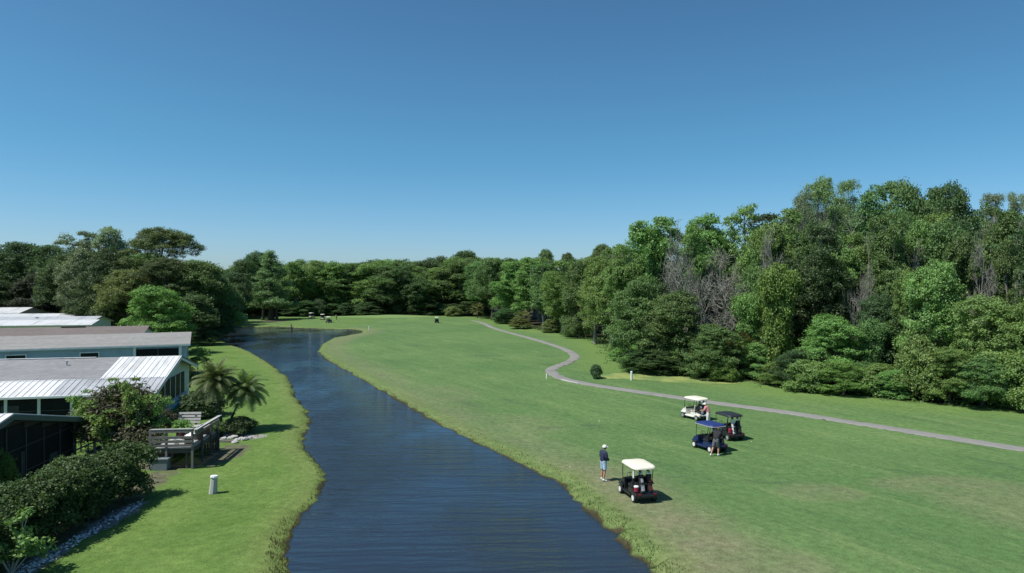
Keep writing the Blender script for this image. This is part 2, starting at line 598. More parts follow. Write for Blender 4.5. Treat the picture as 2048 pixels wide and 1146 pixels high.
def pattr(me, name, arr):
    a = me.attributes.new(name, 'FLOAT', 'POINT')
    a.data.foreach_set('value', np.asarray(arr, np.float32))


pattr(me, 'shore', np.clip(sd, -3, 12))
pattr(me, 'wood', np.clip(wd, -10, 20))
leftm = (gx < np.interp(gy, _cy, _cx)) | ((gy > 118) & (gx < -44))
pattr(me, 'left', leftm * (1 - 0.6 * smooth01((gy - 120) / 40)))
ell = ((gx - GREEN_C[0]) / 15.5) ** 2 + ((gy - GREEN_C[1]) / 11) ** 2
pattr(me, 'green', smooth01((1.15 - ell) / 0.25))
# pale stones by the hedge, mulch round the palms
mul = np.zeros(len(gx))
for (cx, cy, rx, ry) in [(-17.2, 29.5, 0.55, 2.6), (-17.25, 24.5, 0.5, 2.2), (-17.3, 21.0, 0.5, 2.0), (-19.0, 45.6, 1.7, 1.1), (-17.6, 45.4, 1.3, 0.8), ]:
    e = ((gx - cx) / rx) ** 2 + ((gy - cy) / ry) ** 2 + 0.25 * np.sin(gx * 5) * np.sin(gy * 4)
    mul = np.maximum(mul, smooth01((1.1 - e) / 0.35))
pattr(me, 'mulch', mul)
bare = np.zeros(len(gx))
for (cx, cy, rx, ry) in [(-19.5, 38.0, 2.3, 0.9), (-17.2, 40.6, 1.2, 2.8), (-18.6, 28.0, 1.3, 10.0), (xat(540, 200), 196, 6.5, 7.0)]:  # dark soil stands in for shade by deck and hedge; real dirt at cypress
    e = ((gx - cx) / rx) ** 2 + ((gy - cy) / ry) ** 2 + 0.2 * np.sin(gx * 5) * np.sin(gy * 4)
    bare = np.maximum(bare, smooth01((1.1 - e) / 0.4))
pattr(me, 'bare', bare)
dryv = np.zeros(len(gx))
rdist = np.where(leftm, 99, sd)
nearb = smooth01((rdist - 0.6) / 1.0) * smooth01((6.5 - rdist) / 4.0) * smooth01((45 - gy) / 10)
dryv = np.maximum(dryv, 0.9 * nearb)
dryv = np.maximum(dryv, 0.85 * smooth01((rdist - 0.7) / 1.2) * smooth01((6.5 - rdist) / 4.5) * (0.75 + 0.25 * np.sin(gx * 0.23 + gy * 0.11)))
for (px, py, rx, ry, s) in [(1910, 972, 4.5, 2.0, 0.5), (2070, 1015, 4.5, 4, 0.5), (1500, 1140, 3.5, 2.4, 0.7), (1400, 1080, 2.2, 2.4, 0.8), (1000, 850, 5, 5, 0.35), (860, 790, 5, 7, 0.35), (1640, 985, 2.5, 1.6, 0.5)]:
    cx, cy = gp(px, py)
    dryv = np.maximum(dryv, s * smooth01(1.3 - ((gx - cx) / rx) ** 2 - ((gy - cy) / ry) ** 2))
pattr(me, 'dry', dryv)
tag(link_mesh('ground', me), kind='structure')

# water
def water_material():
    m, nt, b = new_mat('water')
    p = geo_pos(nt)
    v1 = mapping(nt, p, (0.35, 1, 1), (0, 0, R(-8)))
    w1 = node(nt, 'ShaderNodeTexWave', bands_direction='Y', i_Scale=0.62, i_Distortion=9.0, i_Detail=4.0, i_Detail_Scale=1.3, i_Detail_Roughness=0.6)
    nt.links.new(v1, w1.inputs['Vector'])
    n1 = noise(nt, 4.0, 4, 0.6, mapping(nt, p, (0.30, 1.5, 1), (0, 0, R(-6))))
    w2 = node(nt, 'ShaderNodeTexWave', bands_direction='Y', i_Scale=0.26, i_Distortion=7.0, i_Detail=3.0, i_Detail_Scale=1.6, i_Detail_Roughness=0.65)
    nt.links.new(mapping(nt, p, (0.3, 1, 1), (0, 0, R(7))), w2.inputs['Vector'])
    gust = maprange(nt, noise(nt, 0.13, 3, 0.5, mapping(nt, p, (1.0, 0.5, 1))), 0.36, 0.64, 0.18, 1.15)
    h = mth(nt, 'MULTIPLY', mth(nt, 'ADD', mth(nt, 'MULTIPLY', w2.outputs['Fac'], 0.9), mth(nt, 'ADD', mth(nt, 'MULTIPLY', w1.outputs['Fac'], 0.5), mth(nt, 'MULTIPLY', n1, 1.4))), gust)
    sep = nt.nodes.new('ShaderNodeSeparateXYZ')
    nt.links.new(p, sep.inputs[0])
    h = mth(nt, 'MULTIPLY', h, maprange(nt, sep.outputs[1], 135, 185, 1.0, 0.25))
    bump(nt, b, h, 0.65, 0.055)
    b.inputs['Base Color'].default_value = (0.020, 0.031, 0.046, 1)
    b.inputs['Roughness'].default_value = 0.05
    b.inputs['IOR'].default_value = 1.33
    b.inputs['Specular IOR Level'].default_value = 0.5
    return m


wc = WPOLY
bmw = bmesh.new()
vs = [bmw.verts.new((x * 1.0, y, WATER)) for x, y in [( -120, -14), (14, -14), (40, 20), (10, 60), (-20, 150), (-40, 200), (-120, 200)]]
bmw.faces.new(vs)
mew = bpy.data.meshes.new('water')
bmw.to_mesh(mew)
bmw.free()
mew.materials.append(water_material())
tag(link_mesh('water', mew), kind='structure')


# cart path
def strip(name, pts, width, lift, mat, jitter=0.07, nsub=14, widths=None):
    C = catmull(pts, nsub)
    T = np.gradient(C, axis=0)
    T /= np.linalg.norm(T, axis=1)[:, None]
    Nn = np.stack([-T[:, 1], T[:, 0]], 1)
    cols = [-0.5, -0.42, -0.15, 0.15, 0.42, 0.5]
    vv = []
    for k, c in enumerate(cols):
        j = rng.normal(0, jitter, len(C)) if k in (0, 5) else 0
        q = C + Nn * (c * width + j)[:, None] if k in (0, 5) else C + Nn * (c * width)
        sdv = sdist(q, WPOLY)
        z = height_from(q[:, 0], q[:, 1], sdv) + (lift if k not in (0, 5) else lift * 0.25)
        vv.append(np.column_stack([q, z]))
    vv = np.stack(vv, 1)
    n, k = vv.shape[:2]
    ii = np.arange(n * k).reshape(n, k)
    ff = np.stack([ii[:-1, :-1], ii[:-1, 1:], ii[1:, 1:], ii[1:, :-1]], -1).reshape(-1, 4)
    return tag(link_mesh(name, np_mesh(name, vv.reshape(-1, 3), ff, mat, smooth=True)), kind='structure')


def path_material():
    m, nt, b = new_mat('path_asphalt')
    p = geo_pos(nt)
    c = mixc(nt, noise(nt, 1.3, 6, 0.7, p), (0.125, 0.122, 0.112), (0.225, 0.218, 0.200))
    c = mixc(nt, mth(nt, 'MULTIPLY', maprange(nt, noise(nt, 0.35, 4, 0.6, p), 0.5, 0.7), 0.6), c, (0.10, 0.097, 0.088))
    c = mixc(nt, maprange(nt, noise(nt, 30, 2, 0.6, p), 0.3, 0.8, 0, 0.35), c, (0.4, 0.39, 0.36))
    nt.links.new(c, b.inputs['Base Color'])
    b.inputs['Roughness'].default_value = 0.9
    return m


path_px = [(945, 641), (962, 645), (985, 655), (1030, 668), (1080, 682), (1122, 697), (1146, 709), (1149, 717), (1132, 727), (1108, 736), (1103, 744), (1122, 755), (1165, 765), (1225, 774.5),
           (1300, 786), (1400, 801), (1500, 815.5), (1600, 830), (1700, 846), (1800, 862), (1900, 878), (2048, 901), (2350, 948), (2800, 1020)]
strip('cart_path', [gp(x, y) for x, y in path_px], 1.35, 0.05, path_material())

strip('kerb', [gp(x, y) for x, y in [(1124, 758.5), (1137, 761.5), (1148, 763.6), (1156, 765)]], 0.32, 0.06, 'stone', jitter=0.01, nsub=4)
# algae covered ditch beyond the path
def algae_material():
    m, nt, b = new_mat('algae')
    p = geo_pos(nt)
    c = mixc(nt, maprange(nt, noise(nt, 0.35, 5, 0.65, p), 0.40, 0.6), (0.13, 0.195, 0.055), (0.235, 0.275, 0.080))
    c = mixc(nt, maprange(nt, noise(nt, 0.8, 5, 0.7, p), 0.60, 0.72), c, (0.05, 0.065, 0.02))
    nt.links.new(c, b.inputs['Base Color'])
    b.inputs['Roughness'].default_value = 0.7
    return m


apx = [(1196, 752), (1230, 747), (1290, 744), (1360, 746), (1420, 752), (1475, 760), (1475, 766), (1440, 769), (1390, 768), (1340, 765), (1300, 761), (1250, 759), (1210, 757)]
apts = catmull([gp(x, y) for x, y in apx], 6, closed=True)
bma = bmesh.new()
fa = bma.faces.new([bma.verts.new((x + random.gauss(0, .25), y + random.gauss(0, .25), undul(x, y) + 0.014)) for x, y in apts])
bmesh.ops.triangulate(bma, faces=[fa])
mea = bpy.data.meshes.new('pond')
bma.to_mesh(mea)
bma.free()
mea.materials.append(algae_material())
tag(link_mesh('pond', mea), kind='structure')

# ------------------------------------------------------------------ foliage
def unit(v):
    return v / (np.linalg.norm(v, axis=-1, keepdims=True) + 1e-9)


def leaf_quads(c, n, L, W, g, hang=None):
    k = len(c)
    t = g.normal(size=(k, 3))
    if hang is not None:
        t = t * (1 - hang) + np.array([0, 0, -1.0]) * hang * 1.6
    t = unit(t - (t * n).sum(1, keepdims=True) * n)
    b = np.cross(n, t)
    s = g.uniform(0.7, 1.3, (k, 1))
    l, w = L * s, W * s
    v = np.stack([c - t * l * 0.5, c + b * w * 0.5 - n * w * 0.15, c + t * l * 0.5 - n * l * 0.1, c - b * w * 0.5 - n * w * 0.15], 1).reshape(-1, 3)
    f = np.arange(k * 4).reshape(k, 4)
    return v, f


def crown_arrays(lobes, nleaf, per, clump_r, L, W, seed, up=0.7, inner=0.22, hang=None, flat=0.6, zmin=0.4):
    g = np.random.default_rng(seed)
    C = np.array([l[0] for l in lobes], float)
    Rr = np.array([l[1] for l in lobes], float)
    wgt = (Rr[:, 0] * Rr[:, 2]) ** 0.9
    wgt /= wgt.sum()
    nc = int(nleaf / per)
    cs, ds = [], []
    tot = 0
    while tot < nc:
        k = nc
        li = g.choice(len(C), k, p=wgt)
        d = unit(g.normal(size=(k, 3)))
        d[:, 2] = np.where((d[:, 2] < -0.35) & (g.random(k) < 0.6), -d[:, 2], d[:, 2])
        fr = np.where(g.random(k) < inner, g.uniform(0.3, 0.8, k), g.uniform(0.82, 1.08, k) * np.where(g.random(k) < 0.10, 1.16, 1.0))
        p = C[li] + d * Rr[li] * fr[:, None]
        # keep clumps off the deep inside of other lobes
        q = np.min(np.linalg.norm((p[:, None, :] - C[None]) / Rr[None], axis=2), axis=1)
        keep = ((q > 0.72) | (g.random(k) < 0.2)) & (p[:, 2] > zmin)
        cs.append(p[keep]); ds.append(d[keep])
        tot += int(keep.sum())
    cs = np.concatenate(cs)[:nc]
    ds = np.concatenate(ds)[:nc]
    cr = clump_r * g.uniform(0.6, 1.35, nc)
    cv = np.clip(g.normal(0.5, 0.24, nc), 0, 1)
    off = np.clip(g.normal(size=(nc, per, 3)), -1.7, 1.7) * 0.62
    off[:, :, 2] *= flat
    P = cs[:, None, :] + off * cr[:, None, None]
    n = 0.55 * ds[:, None, :] + np.array([0, 0, up]) + 0.8 * g.normal(size=(nc, per, 3)) + 0.35 * off
    n = unit(n)
    var = np.clip(0.65 * cv[:, None] + 0.35 * g.random((nc, per)), 0, 1)
    v, f = leaf_quads(P.reshape(-1, 3), n.reshape(-1, 3), L, W, g, hang)
    return v, f, var.ravel(), cs


def limbs(base_r, trunk_pts, ends, seed, n=7, lr=0.35):
    """tapering trunk plus limbs that run from it to each end point"""
    g = random.Random(seed)
    mb = MB()
    tp = [Vector(p) for p in trunk_pts]
    k = len(tp)
    rs = [base_r * (1.35 if i == 0 else 1) * (1 - 0.75 * i / (k - 1)) for i in range(k)]
    mb.tube(tp, rs, n=n)
    for e in ends:
        e = Vector(e)
        best = max(range(1, k), key=lambda i: -(abs(tp[i].z - (e.z * 0.68)) + (tp[i].xy - e.xy).length * 0.1))
        s = tp[best]
        if e.z < s.z + 0.2:
            s = tp[max(1, best - 1)]
        d = e - s
        mid = s + d * 0.5 + Vector((g.uniform(-.3, .3), g.uniform(-.3, .3), -0.06 * d.length + g.uniform(0, .5)))
        r = rs[best] * lr * 1.4
        mb.tube([s, s.lerp(mid, 0.5) + Vector((0, 0, 0.1)), mid, mid.lerp(e, 0.55), e], [r, r * 0.85, r * 0.62, r * 0.42, r * 0.15], n=5)
    return mb


PROTO = {}
MOSS = {}


def reg(kind, trunk_me, crown_me, names=('trunk', 'crown')):
    co = np.empty(len(crown_me.vertices) * 3, np.float32)
    crown_me.vertices.foreach_get('co', co)
    co = co.reshape(-1, 3)
    w = float(np.percentile(co[:, 0], 98.5) - np.percentile(co[:, 0], 1.5) + np.percentile(co[:, 1], 98.5) - np.percentile(co[:, 1], 1.5)) / 2
    h = float(np.percentile(co[:, 2], 99.7))
    PROTO.setdefault(kind, []).append((trunk_me, crown_me, w, h, names))


def lobes_dome(g, n, cz, rad, hgt, rl, low=0.0):
    out = []
    for i in range(n):
        a = 2.4 * i + g.uniform(-.4, .4)
        t = (i + 0.5) / n
        rr = rad * math.sqrt(t) * g.uniform(0.75, 1.1)
        z = cz + hgt * (1 - t ** 1.4) * g.uniform(0.8, 1.1) - low * t
        r = rl * g.uniform(0.75, 1.3)
        out.append(((rr * math.cos(a), rr * math.sin(a), z), (r, r, r * g.uniform(0.65, 0.85))))
    return out


def build_protos():
    # broad oak with a billowing crown
    for s in (1, 2, 3):
        g = random.Random(s)
        lb = lobes_dome(g, 22, 8.2, 5.3, 5.8, 1.85, 2.6)
        v, f, var, cs = crown_arrays(lb, 36000, 60, 0.66, 0.28, 0.16, s)
        tr = limbs(0.42, [(0, 0, -0.3), (0.1, 0, 2), (0.3, 0.1, 4.5), (0.4, 0.3, 7), (0.3, 0.2, 10)], [l[0] for l in lb], s)
        reg('oak', tr.mesh('oak_trunk', 'bark', 60), np_mesh('oak_crown', v, f, 'leaf', var))
    # forest tree: several leaders with ragged columns of leaves
    for s in (15, 16, 17, 18, 19):
        g = random.Random(s)
        lb, tops = [], []
        for j in range(g.choice((3, 4, 5))):
            a = j * 2.1 + g.uniform(-.5, .5)
            rr = g.uniform(0.3, 2.3) if j else 0.2
            ax, ay = rr * math.cos(a), rr * math.sin(a)
            Hl = 18.0 * (1.0 if j == 0 else g.uniform(0.62, 0.95))
            z = Hl * g.uniform(0.28, 0.42)
            while z < Hl - 0.4:
                t = z / Hl
                r = (0.55 + 1.25 * math.sin(PI * min(1, max(0.05, (t - 0.2) / 0.85))) ** 0.8) * g.uniform(0.7, 1.25)
                k = 1.0 + 0.55 * t
                lb.append(((ax * k + g.uniform(-1.4, 1.4), ay * k + g.uniform(-1.4, 1.4), z), (r * 0.9, r * 0.9, r * g.uniform(0.7, 1.0))))
                z += g.uniform(0.7, 1.3)
            tops.append((ax * 1.4, ay * 1.4, Hl - .5))
        v, f, var, cs = crown_arrays(lb, 42000, 40, 0.52, 0.25, 0.15, s, up=0.55, inner=0.15)
        tr = limbs(0.32, [(0, 0, -0.3), (0.1, 0, 2), (0.2, 0.1, 5), (0.1, 0.1, 9), (0.2, 0.0, 14), (0.2, 0, 17)], tops + [l[0] for l in lb[::4]], s)
        if s in (16, 18):
            gm = np.random.default_rng(s)
            hc = cs[gm.choice(len(cs), 420)] + gm.normal(size=(420, 3)) * 0.25 - np.array([0, 0, 0.5])
            hc = np.repeat(hc, 6, 0) + gm.normal(size=(2520, 3)) * np.array([0.12, 0.12, 0.25])
            nn_ = gm.normal(size=(2520, 3)) * np.array([1, 1, 0.05])
            mv, mf = leaf_quads(hc, unit(nn_), 0.8, 0.07, gm, 0.92)
            MOSS[len(PROTO.get('forest', []))] = np_mesh('forest_moss', mv, mf, 'leaf', gm.random(2520))
        reg('forest', tr.mesh('forest_trunk', 'bark_grey', 60), np_mesh('forest_crown', v, f, 'leaf', var))
    # broadleaf tree that is leafy down to the ground at the edge of the woods
    for s in (11, 12, 13):
        g = random.Random(s)
        lb = lobes_dome(g, 18, 7.0, 4.0, 6.8, 1.75, 2.0)
        for i in range(14):
            a = i * 2.4 + g.uniform(-.3, .3)
            rr = g.uniform(2.4, 4.6)
            lb.append(((rr * math.cos(a), rr * math.sin(a), g.uniform(1.4, 6.5)), (1.4, 1.4, g.uniform(1.0, 1.6))))
        v, f, var, cs = crown_arrays(lb, 44000, 55, 0.60, 0.27, 0.155, s, up=0.6)
        tr = limbs(0.34, [(0, 0, -0.3), (0.1, 0, 2), (-0.1, 0.1, 5), (0.1, 0.2, 8), (0.2, 0.1, 11.5)], [l[0] for l in lb], s)
        reg('edge', tr.mesh('edge_trunk', 'bark', 60), np_mesh('edge_crown', v, f, 'leaf', var))
    # tall narrow broadleaf (sweetgum like)
    for s in (21, 22, 23):
        g = random.Random(s)
        lb = []
        for i in range(17):
            z = 4.5 + 12.0 * i / 16
            pr = 3.3 * math.sin(PI * min(1, 0.16 + 0.80 * (i / 16)) ** 0.9) + 0.4
            a = i * 2.4 + g.uniform(-.4, .4)
            rr = pr * g.uniform(0.45, 0.95)
            r = 1.35 * g.uniform(0.8, 1.3)
            lb.append(((rr * math.cos(a), rr * math.sin(a), z), (r, r, r * 0.9)))
        v, f, var, cs = crown_arrays(lb, 32000, 45, 0.55, 0.26, 0.165, s, up=0.5)
        tr = limbs(0.3, [(0, 0, -0.3), (0.05, 0, 3), (0.15, 0.1, 7), (0.1, 0.2, 11), (0.1, 0.1, 15.5)], [l[0] for l in lb], s)
        reg('gum', tr.mesh('gum_trunk', 'bark_grey', 60), np_mesh('gum_crown', v, f, 'leaf', var))
    # open, airy crown with visible limbs
    for s in (31, 32):
        g = random.Random(s)
        lb = []
        for i in range(22):
            a = i * 2.4 + g.uniform(-.5, .5)
            t = (i + .5) / 22
            rr = 4.8 * math.sqrt(t) * g.uniform(.7, 1.1)
            z = 12 + 6.5 * (1 - t) * g.uniform(.7, 1.15) + g.uniform(-2.2, 1.0)
            r = g.uniform(0.8, 1.3)
            lb.append(((rr * math.cos(a), rr * math.sin(a), z), (r, r, r * 0.75)))
        v, f, var, cs = crown_arrays(lb, 19000, 30, 0.52, 0.22, 0.105, s, up=0.4, inner=0.4)
        tr = limbs(0.3, [(0, 0, -0.3), (0.1, 0, 3), (0.35, 0.1, 7), (0.3, 0.4, 10.5), (0.2, 0.2, 15)], [l[0] for l in lb] + [tuple(c) for c in cs[:60]], s)
        reg('airy', tr.mesh('airy_trunk', 'bark_grey', 60), np_mesh('airy_crown', v, f, 'leaf', var))
    # snag wrapped in vines: mushroom top and hanging curtains
    for s in (41, 42):
        g = random.Random(s)
        lb = [((0, 0, 9.6), (2.1, 2.1, 1.2)), ((0.9, 0.4, 9.0), (1.5, 1.5, 1.1)), ((-1.0, -0.3, 8.8), (1.4, 1.4, 1.0)), ((0.1, -1.0, 8.7), (1.4, 1.4, 1.2))]
        for i in range(12):
            z = 0.8 + 7.4 * i / 11
            a = i * 2.1
            lb.append(((0.5 * math.cos(a), 0.5 * math.sin(a), z), (1.15 + 0.3 * math.sin(i * 1.7), 1.15, 1.1)))
        v, f, var, cs = crown_arrays(lb, 24000, 45, 0.46, 0.24, 0.165, s, up=0.35, hang=0.5, flat=0.9)
        tr = limbs(0.24, [(0, 0, -0.3), (0.1, 0, 3), (0, 0.1, 6), (0, 0, 9)], [(0.9, 0.4, 9), (-1, -.3, 8.9)], s)
        reg('vine', tr.mesh('vine_trunk', 'bark', 60), np_mesh('vine_crown', v, f, 'leaf', var))
    # tall tree with leafy tufts on a vine covered stem
    for s in (51, 52):
        g = random.Random(s)
        lb = []
        for i in range(14):
            z = 1.0 + 13 * i / 13
            lb.append(((0.35 * math.cos(i * 2), 0.35 * math.sin(i * 2), z), (0.95, 0.95, 1.0)))
        for i in range(9):
            a = i * 2.4
            rr = g.uniform(0.6, 2.9)
            lb.append(((rr * math.cos(a), rr * math.sin(a), g.uniform(12.5, 17.2) - rr * 0.5), (1.5, 1.5, 1.15)))
        v, f, var, cs = crown_arrays(lb, 20000, 45, 0.6, 0.3, 0.2, s, up=0.5, hang=0.25)
        tr = limbs(0.28, [(0, 0, -0.3), (0.1, 0, 4), (0, 0.1, 9), (0, 0, 15)], [l[0] for l in lb[14:]], s)
        reg('tufted', tr.mesh('tufted_trunk', 'bark', 60), np_mesh('tufted_crown', v, f, 'leaf', var))
    # pine with flat plates of needles
    for s in (61, 62):
        g = random.Random(s)
        lb = []
        for i in range(20):
            a = i * 2.4 + g.uniform(-.3, .3)
            t = (i + .5) / 20
            rr = 5.0 * math.sqrt(t) * g.uniform(.8, 1.05)
            z = 15.6 + 3.9 * (1 - t ** 1.5)
            r = g.uniform(1.2, 1.8)
            lb.append(((rr * math.cos(a), rr * math.sin(a), z), (r, r, r * 0.62)))
        for i in range(9):
            a = i * 2.4 + 1
            rr = g.uniform(2.5, 5.2)
            r = g.uniform(1.0, 1.5)
            lb.append(((rr * math.cos(a), rr * math.sin(a), g.uniform(11.6, 14.2)), (r, r, r * 0.42)))
        v, f, var, cs = crown_arrays(lb, 42000, 60, 0.55, 0.40, 0.075, s, up=0.9, flat=0.5)
        tr = limbs(0.36, [(0, 0, -0.3), (0.05, 0, 5), (0.2, 0.1, 10), (0.1, 0.2, 14), (0.0, 0.1, 17.5)], [l[0] for l in lb], s, lr=0.3)
        reg('pine', tr.mesh('pine_trunk', 'bark', 60), np_mesh('pine_crown', v, f, 'needle', var))
    # cypress: feathery cone on several stems
    g = random.Random(71)
    lb = []
    for i in range(34):
        t = i / 33
        z = 4.2 + 15.2 * t
        pr = 5.2 * (1 - t) ** 0.85 + 0.3
        a = i * 2.4
        rr = pr * g.uniform(.35, .85)
        r = 1.5 * (1 - 0.6 * t) * g.uniform(.8, 1.2)
        lb.append(((rr * math.cos(a), rr * math.sin(a), z), (r, r, r * 0.7)))
    v, f, var, cs = crown_arrays(lb, 26000, 45, 0.6, 0.34, 0.11, 71, up=0.6)
    tr = limbs(0.5, [(0, 0, -0.3), (0.05, 0, 3), (0.1, 0.1, 8), (0.1, 0.1, 13), (0.0, 0.1, 18)], [l[0] for l in lb], 71, lr=0.22)
    tr.tube([(-1.3, 0.3, -0.3), (-1.2, 0.3, 3), (-0.8, 0.3, 8)], 0.3, 0.12, 7)
    tr.tube([(0.9, -0.5, -0.3), (0.8, -0.4, 4), (0.4, -0.3, 9)], 0.28, 0.1, 7)
    reg('cypress', tr.mesh('cypress_trunk', 'bark', 60), np_mesh('cypress_crown', v, f, 'leaf', var))
    # bare grey trees: limbs and a haze of twigs
    for s in (81, 82, 83):
        g = random.Random(s)
        tr, tw = MB(), MB()
        def grow(p, d, ln, r, lvl):
            pts = [p]
            q, dd = p.copy(), d.copy()
            for k in range(3):
                dd = (dd + Vector((g.uniform(-.22, .22), g.uniform(-.22, .22), g.uniform(-.06, .16)))).normalized()
                q = q + dd * ln / 3
                pts.append(q.copy())
            (tr if lvl < 2 else tw).tube(pts, r, r * 0.55, n=5 if lvl < 2 else 3, cap=False)
            if lvl >= 4:
                return
            for k in range({0: 7, 1: 6, 2: 5, 3: 4}[lvl]):
                t = g.uniform(0.35, 1.0)
                i = min(2, int(t * 3))
                bp = pts[i].lerp(pts[i + 1], t * 3 - i)
                a = g.uniform(0, 2 * PI)
                u = dd.cross(Vector((math.cos(a), math.sin(a), 0.3))).normalized()
                nd = (dd * g.uniform(0.4, 0.9) + u * g.uniform(0.6, 1.0)).normalized()
                grow(bp, nd, ln * g.uniform(0.45, 0.68), r * 0.56, lvl + 1)
        grow(Vector((0, 0, -0.2)), Vector((0, 0, 1)), 9.0, 0.26, 0)
        cm = tw.mesh('bare_crown', 'bark_grey')
        reg('bare', tr.mesh('bare_trunk', 'bark_grey', 60), cm, ('trunk', 'twigs'))
    # shrubs
    for s in (91, 92, 93):
        g = random.Random(s)
        lb = lobes_dome(g, 9, 1.1, 1.35, 1.0, 0.75, 0.5)
        v, f, var, cs = crown_arrays(lb, 9000, 30, 0.34, 0.20, 0.12, s, up=0.6, zmin=0.08)
        tr = limbs(0.06, [(0, 0, -0.1), (0, 0, 0.3), (0.05, 0, 0.8), (0.05, 0.05, 1.5)], [l[0] for l in lb], s, n=5)
        reg('shrub', tr.mesh('shrub_stem', 'bark', 60), np_mesh('shrub_foliage', v, f, 'leaf', var), ('stem', 'foliage'))
    # big shrubs at the foot of the woods
    for s in (95, 96, 97):
        g = random.Random(s)
        lb = lobes_dome(g, 16, 2.0, 2.1, 1.9, 0.8, 0.9)
        for i in range(8):
            a = i * 2.4
            rr = g.uniform(1.3, 2.2)
            lb.append(((rr * math.cos(a), rr * math.sin(a), g.uniform(0.4, 1.3)), (0.7, 0.7, 0.6)))
        v, f, var, cs = crown_arrays(lb, 26000, 30, 0.36, 0.19, 0.115, s, up=0.55, zmin=0.08)
        tr = limbs(0.09, [(0, 0, -0.1), (0, 0, 0.5), (0.05, 0, 1.4), (0.05, 0.05, 2.6)], [l[0] for l in lb], s, n=5)
        reg('bigshrub', tr.mesh('bigshrub_stem', 'bark', 60), np_mesh('bigshrub_foliage', v, f, 'leaf', var), ('stem', 'foliage'))
    # small trees by the houses (finer leaves)
    g = random.Random(101)
    lb = lobes_dome(g, 16, 1.6, 1.9, 2.3, 0.85, 0.4)
    v, f, var, cs = crown_arrays(lb, 17000, 22, 0.42, 0.27, 0.075, 101, up=0.25, zmin=0.4)
    tr = limbs(0.09, [(0, 0, -0.1), (0, 0, 0.6), (0.1, 0, 1.4), (0.1, 0.1, 2.6)], [l[0] for l in lb], 101, n=6)
    reg('bushy', tr.mesh('bushy_trunk', 'bark', 60), np_mesh('bushy_crown', v, f, 'leaf', var))
    # sapling
    g = random.Random(111)
    lb = [((g.uniform(-.5, .5), g.uniform(-.5, .5), 1.6 + 0.25 * i), (0.42, 0.42, 0.32)) for i in range(9)]
    v, f, var, cs = crown_arrays(lb, 1500, 15, 0.2, 0.17, 0.1, 111, up=0.4)
    tr = limbs(0.05, [(0, 0, -0.1), (0.02, 0, 1), (0.05, 0, 2), (0.0, 0.05, 3.6)], [l[0] for l in lb], 111, n=5)
    reg('sapling', tr.mesh('sapling_trunk', 'bark_grey', 60), np_mesh('sapling_crown', v, f, 'leaf', var))


build_protos()
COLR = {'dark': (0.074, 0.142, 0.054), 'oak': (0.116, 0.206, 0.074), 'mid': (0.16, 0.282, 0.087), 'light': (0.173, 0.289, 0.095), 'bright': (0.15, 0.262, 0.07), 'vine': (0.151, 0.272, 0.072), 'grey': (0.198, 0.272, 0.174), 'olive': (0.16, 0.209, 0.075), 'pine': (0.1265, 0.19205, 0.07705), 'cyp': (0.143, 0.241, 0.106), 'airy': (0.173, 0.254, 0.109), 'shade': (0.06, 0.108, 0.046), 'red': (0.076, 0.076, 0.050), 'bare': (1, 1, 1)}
NAMES = dict(forest='forest_tree', oak='oak_tree', edge='broadleaf_tree', gum='broadleaf_tree', airy='airy_tree', vine='vine_covered_tree', tufted='vine_covered_tree', pine='pine_tree',
             cypress='cypress_tree', bare='bare_tree', shrub='shrub', bigshrub='shrub', bushy='small_tree', sapling='sapling')
_used = {}


def plant(kind, x, y, h, w, col, label, cat=None, group=None, name=None, z=None, var=None):
    if kind == 'shrub' and h > 2.0:
        _used['sh'] = _used.get('sh', 0) + 1
        kind = ['edge', 'bigshrub', 'edge'][_used['sh'] % 3]
        name, cat = name or 'shrub', cat or 'shrub'
        h, w = h * random.uniform(0.85, 1.3), w * random.uniform(0.8, 1.05)
    vs = PROTO[kind]
    i = _used.get(kind, 0) if var is None else var
    _used[kind] = i + 1
    tm, cm, w0, h0, nm = vs[i % len(vs)]
    nmk = name or NAMES[kind]
    o = thing(nmk, label, cat or ('shrub' if 'shrub' in kind else 'tree'), (x, y, hz(x, y) if z is None else z), random.uniform(0, 6.28), group)
    o.scale = (w / w0, w / w0, h / h0)
    c = COLR[col] if isinstance(col, str) else col
    link_mesh(nm[0], tm, o)
    link_mesh(nm[1], cm, o, c)
    if kind == 'forest' and i % len(vs) in MOSS:
        link_mesh('hanging_moss', MOSS[i % len(vs)], o, (0.22, 0.22, 0.19))
    return o


def tree(kind, px, d, top, wpx, col, label, group=None, **k):
    x = xat(px, d)
    return plant(kind, x, d, zat(top, d) - undul(x, d), wpx / F * d, col, label, group=group, **k)


SKY_PX = [(-300, 500), (0, 500), (40, 490), (120, 495), (150, 480), (200, 468), (260, 475), (330, 480), (390, 520), (430, 537), (470, 532), (520, 520), (560, 527), (620, 520), (680, 526), (740, 523),
          (800, 523), (850, 519), (930, 512), (970, 518), (1030, 515), (1090, 513), (1130, 517), (1170, 513), (1205, 503), (1260, 490), (1300, 462), (1360, 465), (1420, 430), (1500, 415), (1580, 408),
          (1610, 400), (1660, 392), (1720, 388), (1800, 378), (1880, 382), (1930, 400), (1960, 408), (2020, 405), (2100, 395), (2400, 340)]


def skyl(px):
    return float(np.interp(px, [p[0] for p in SKY_PX], [p[1] for p in SKY_PX]))


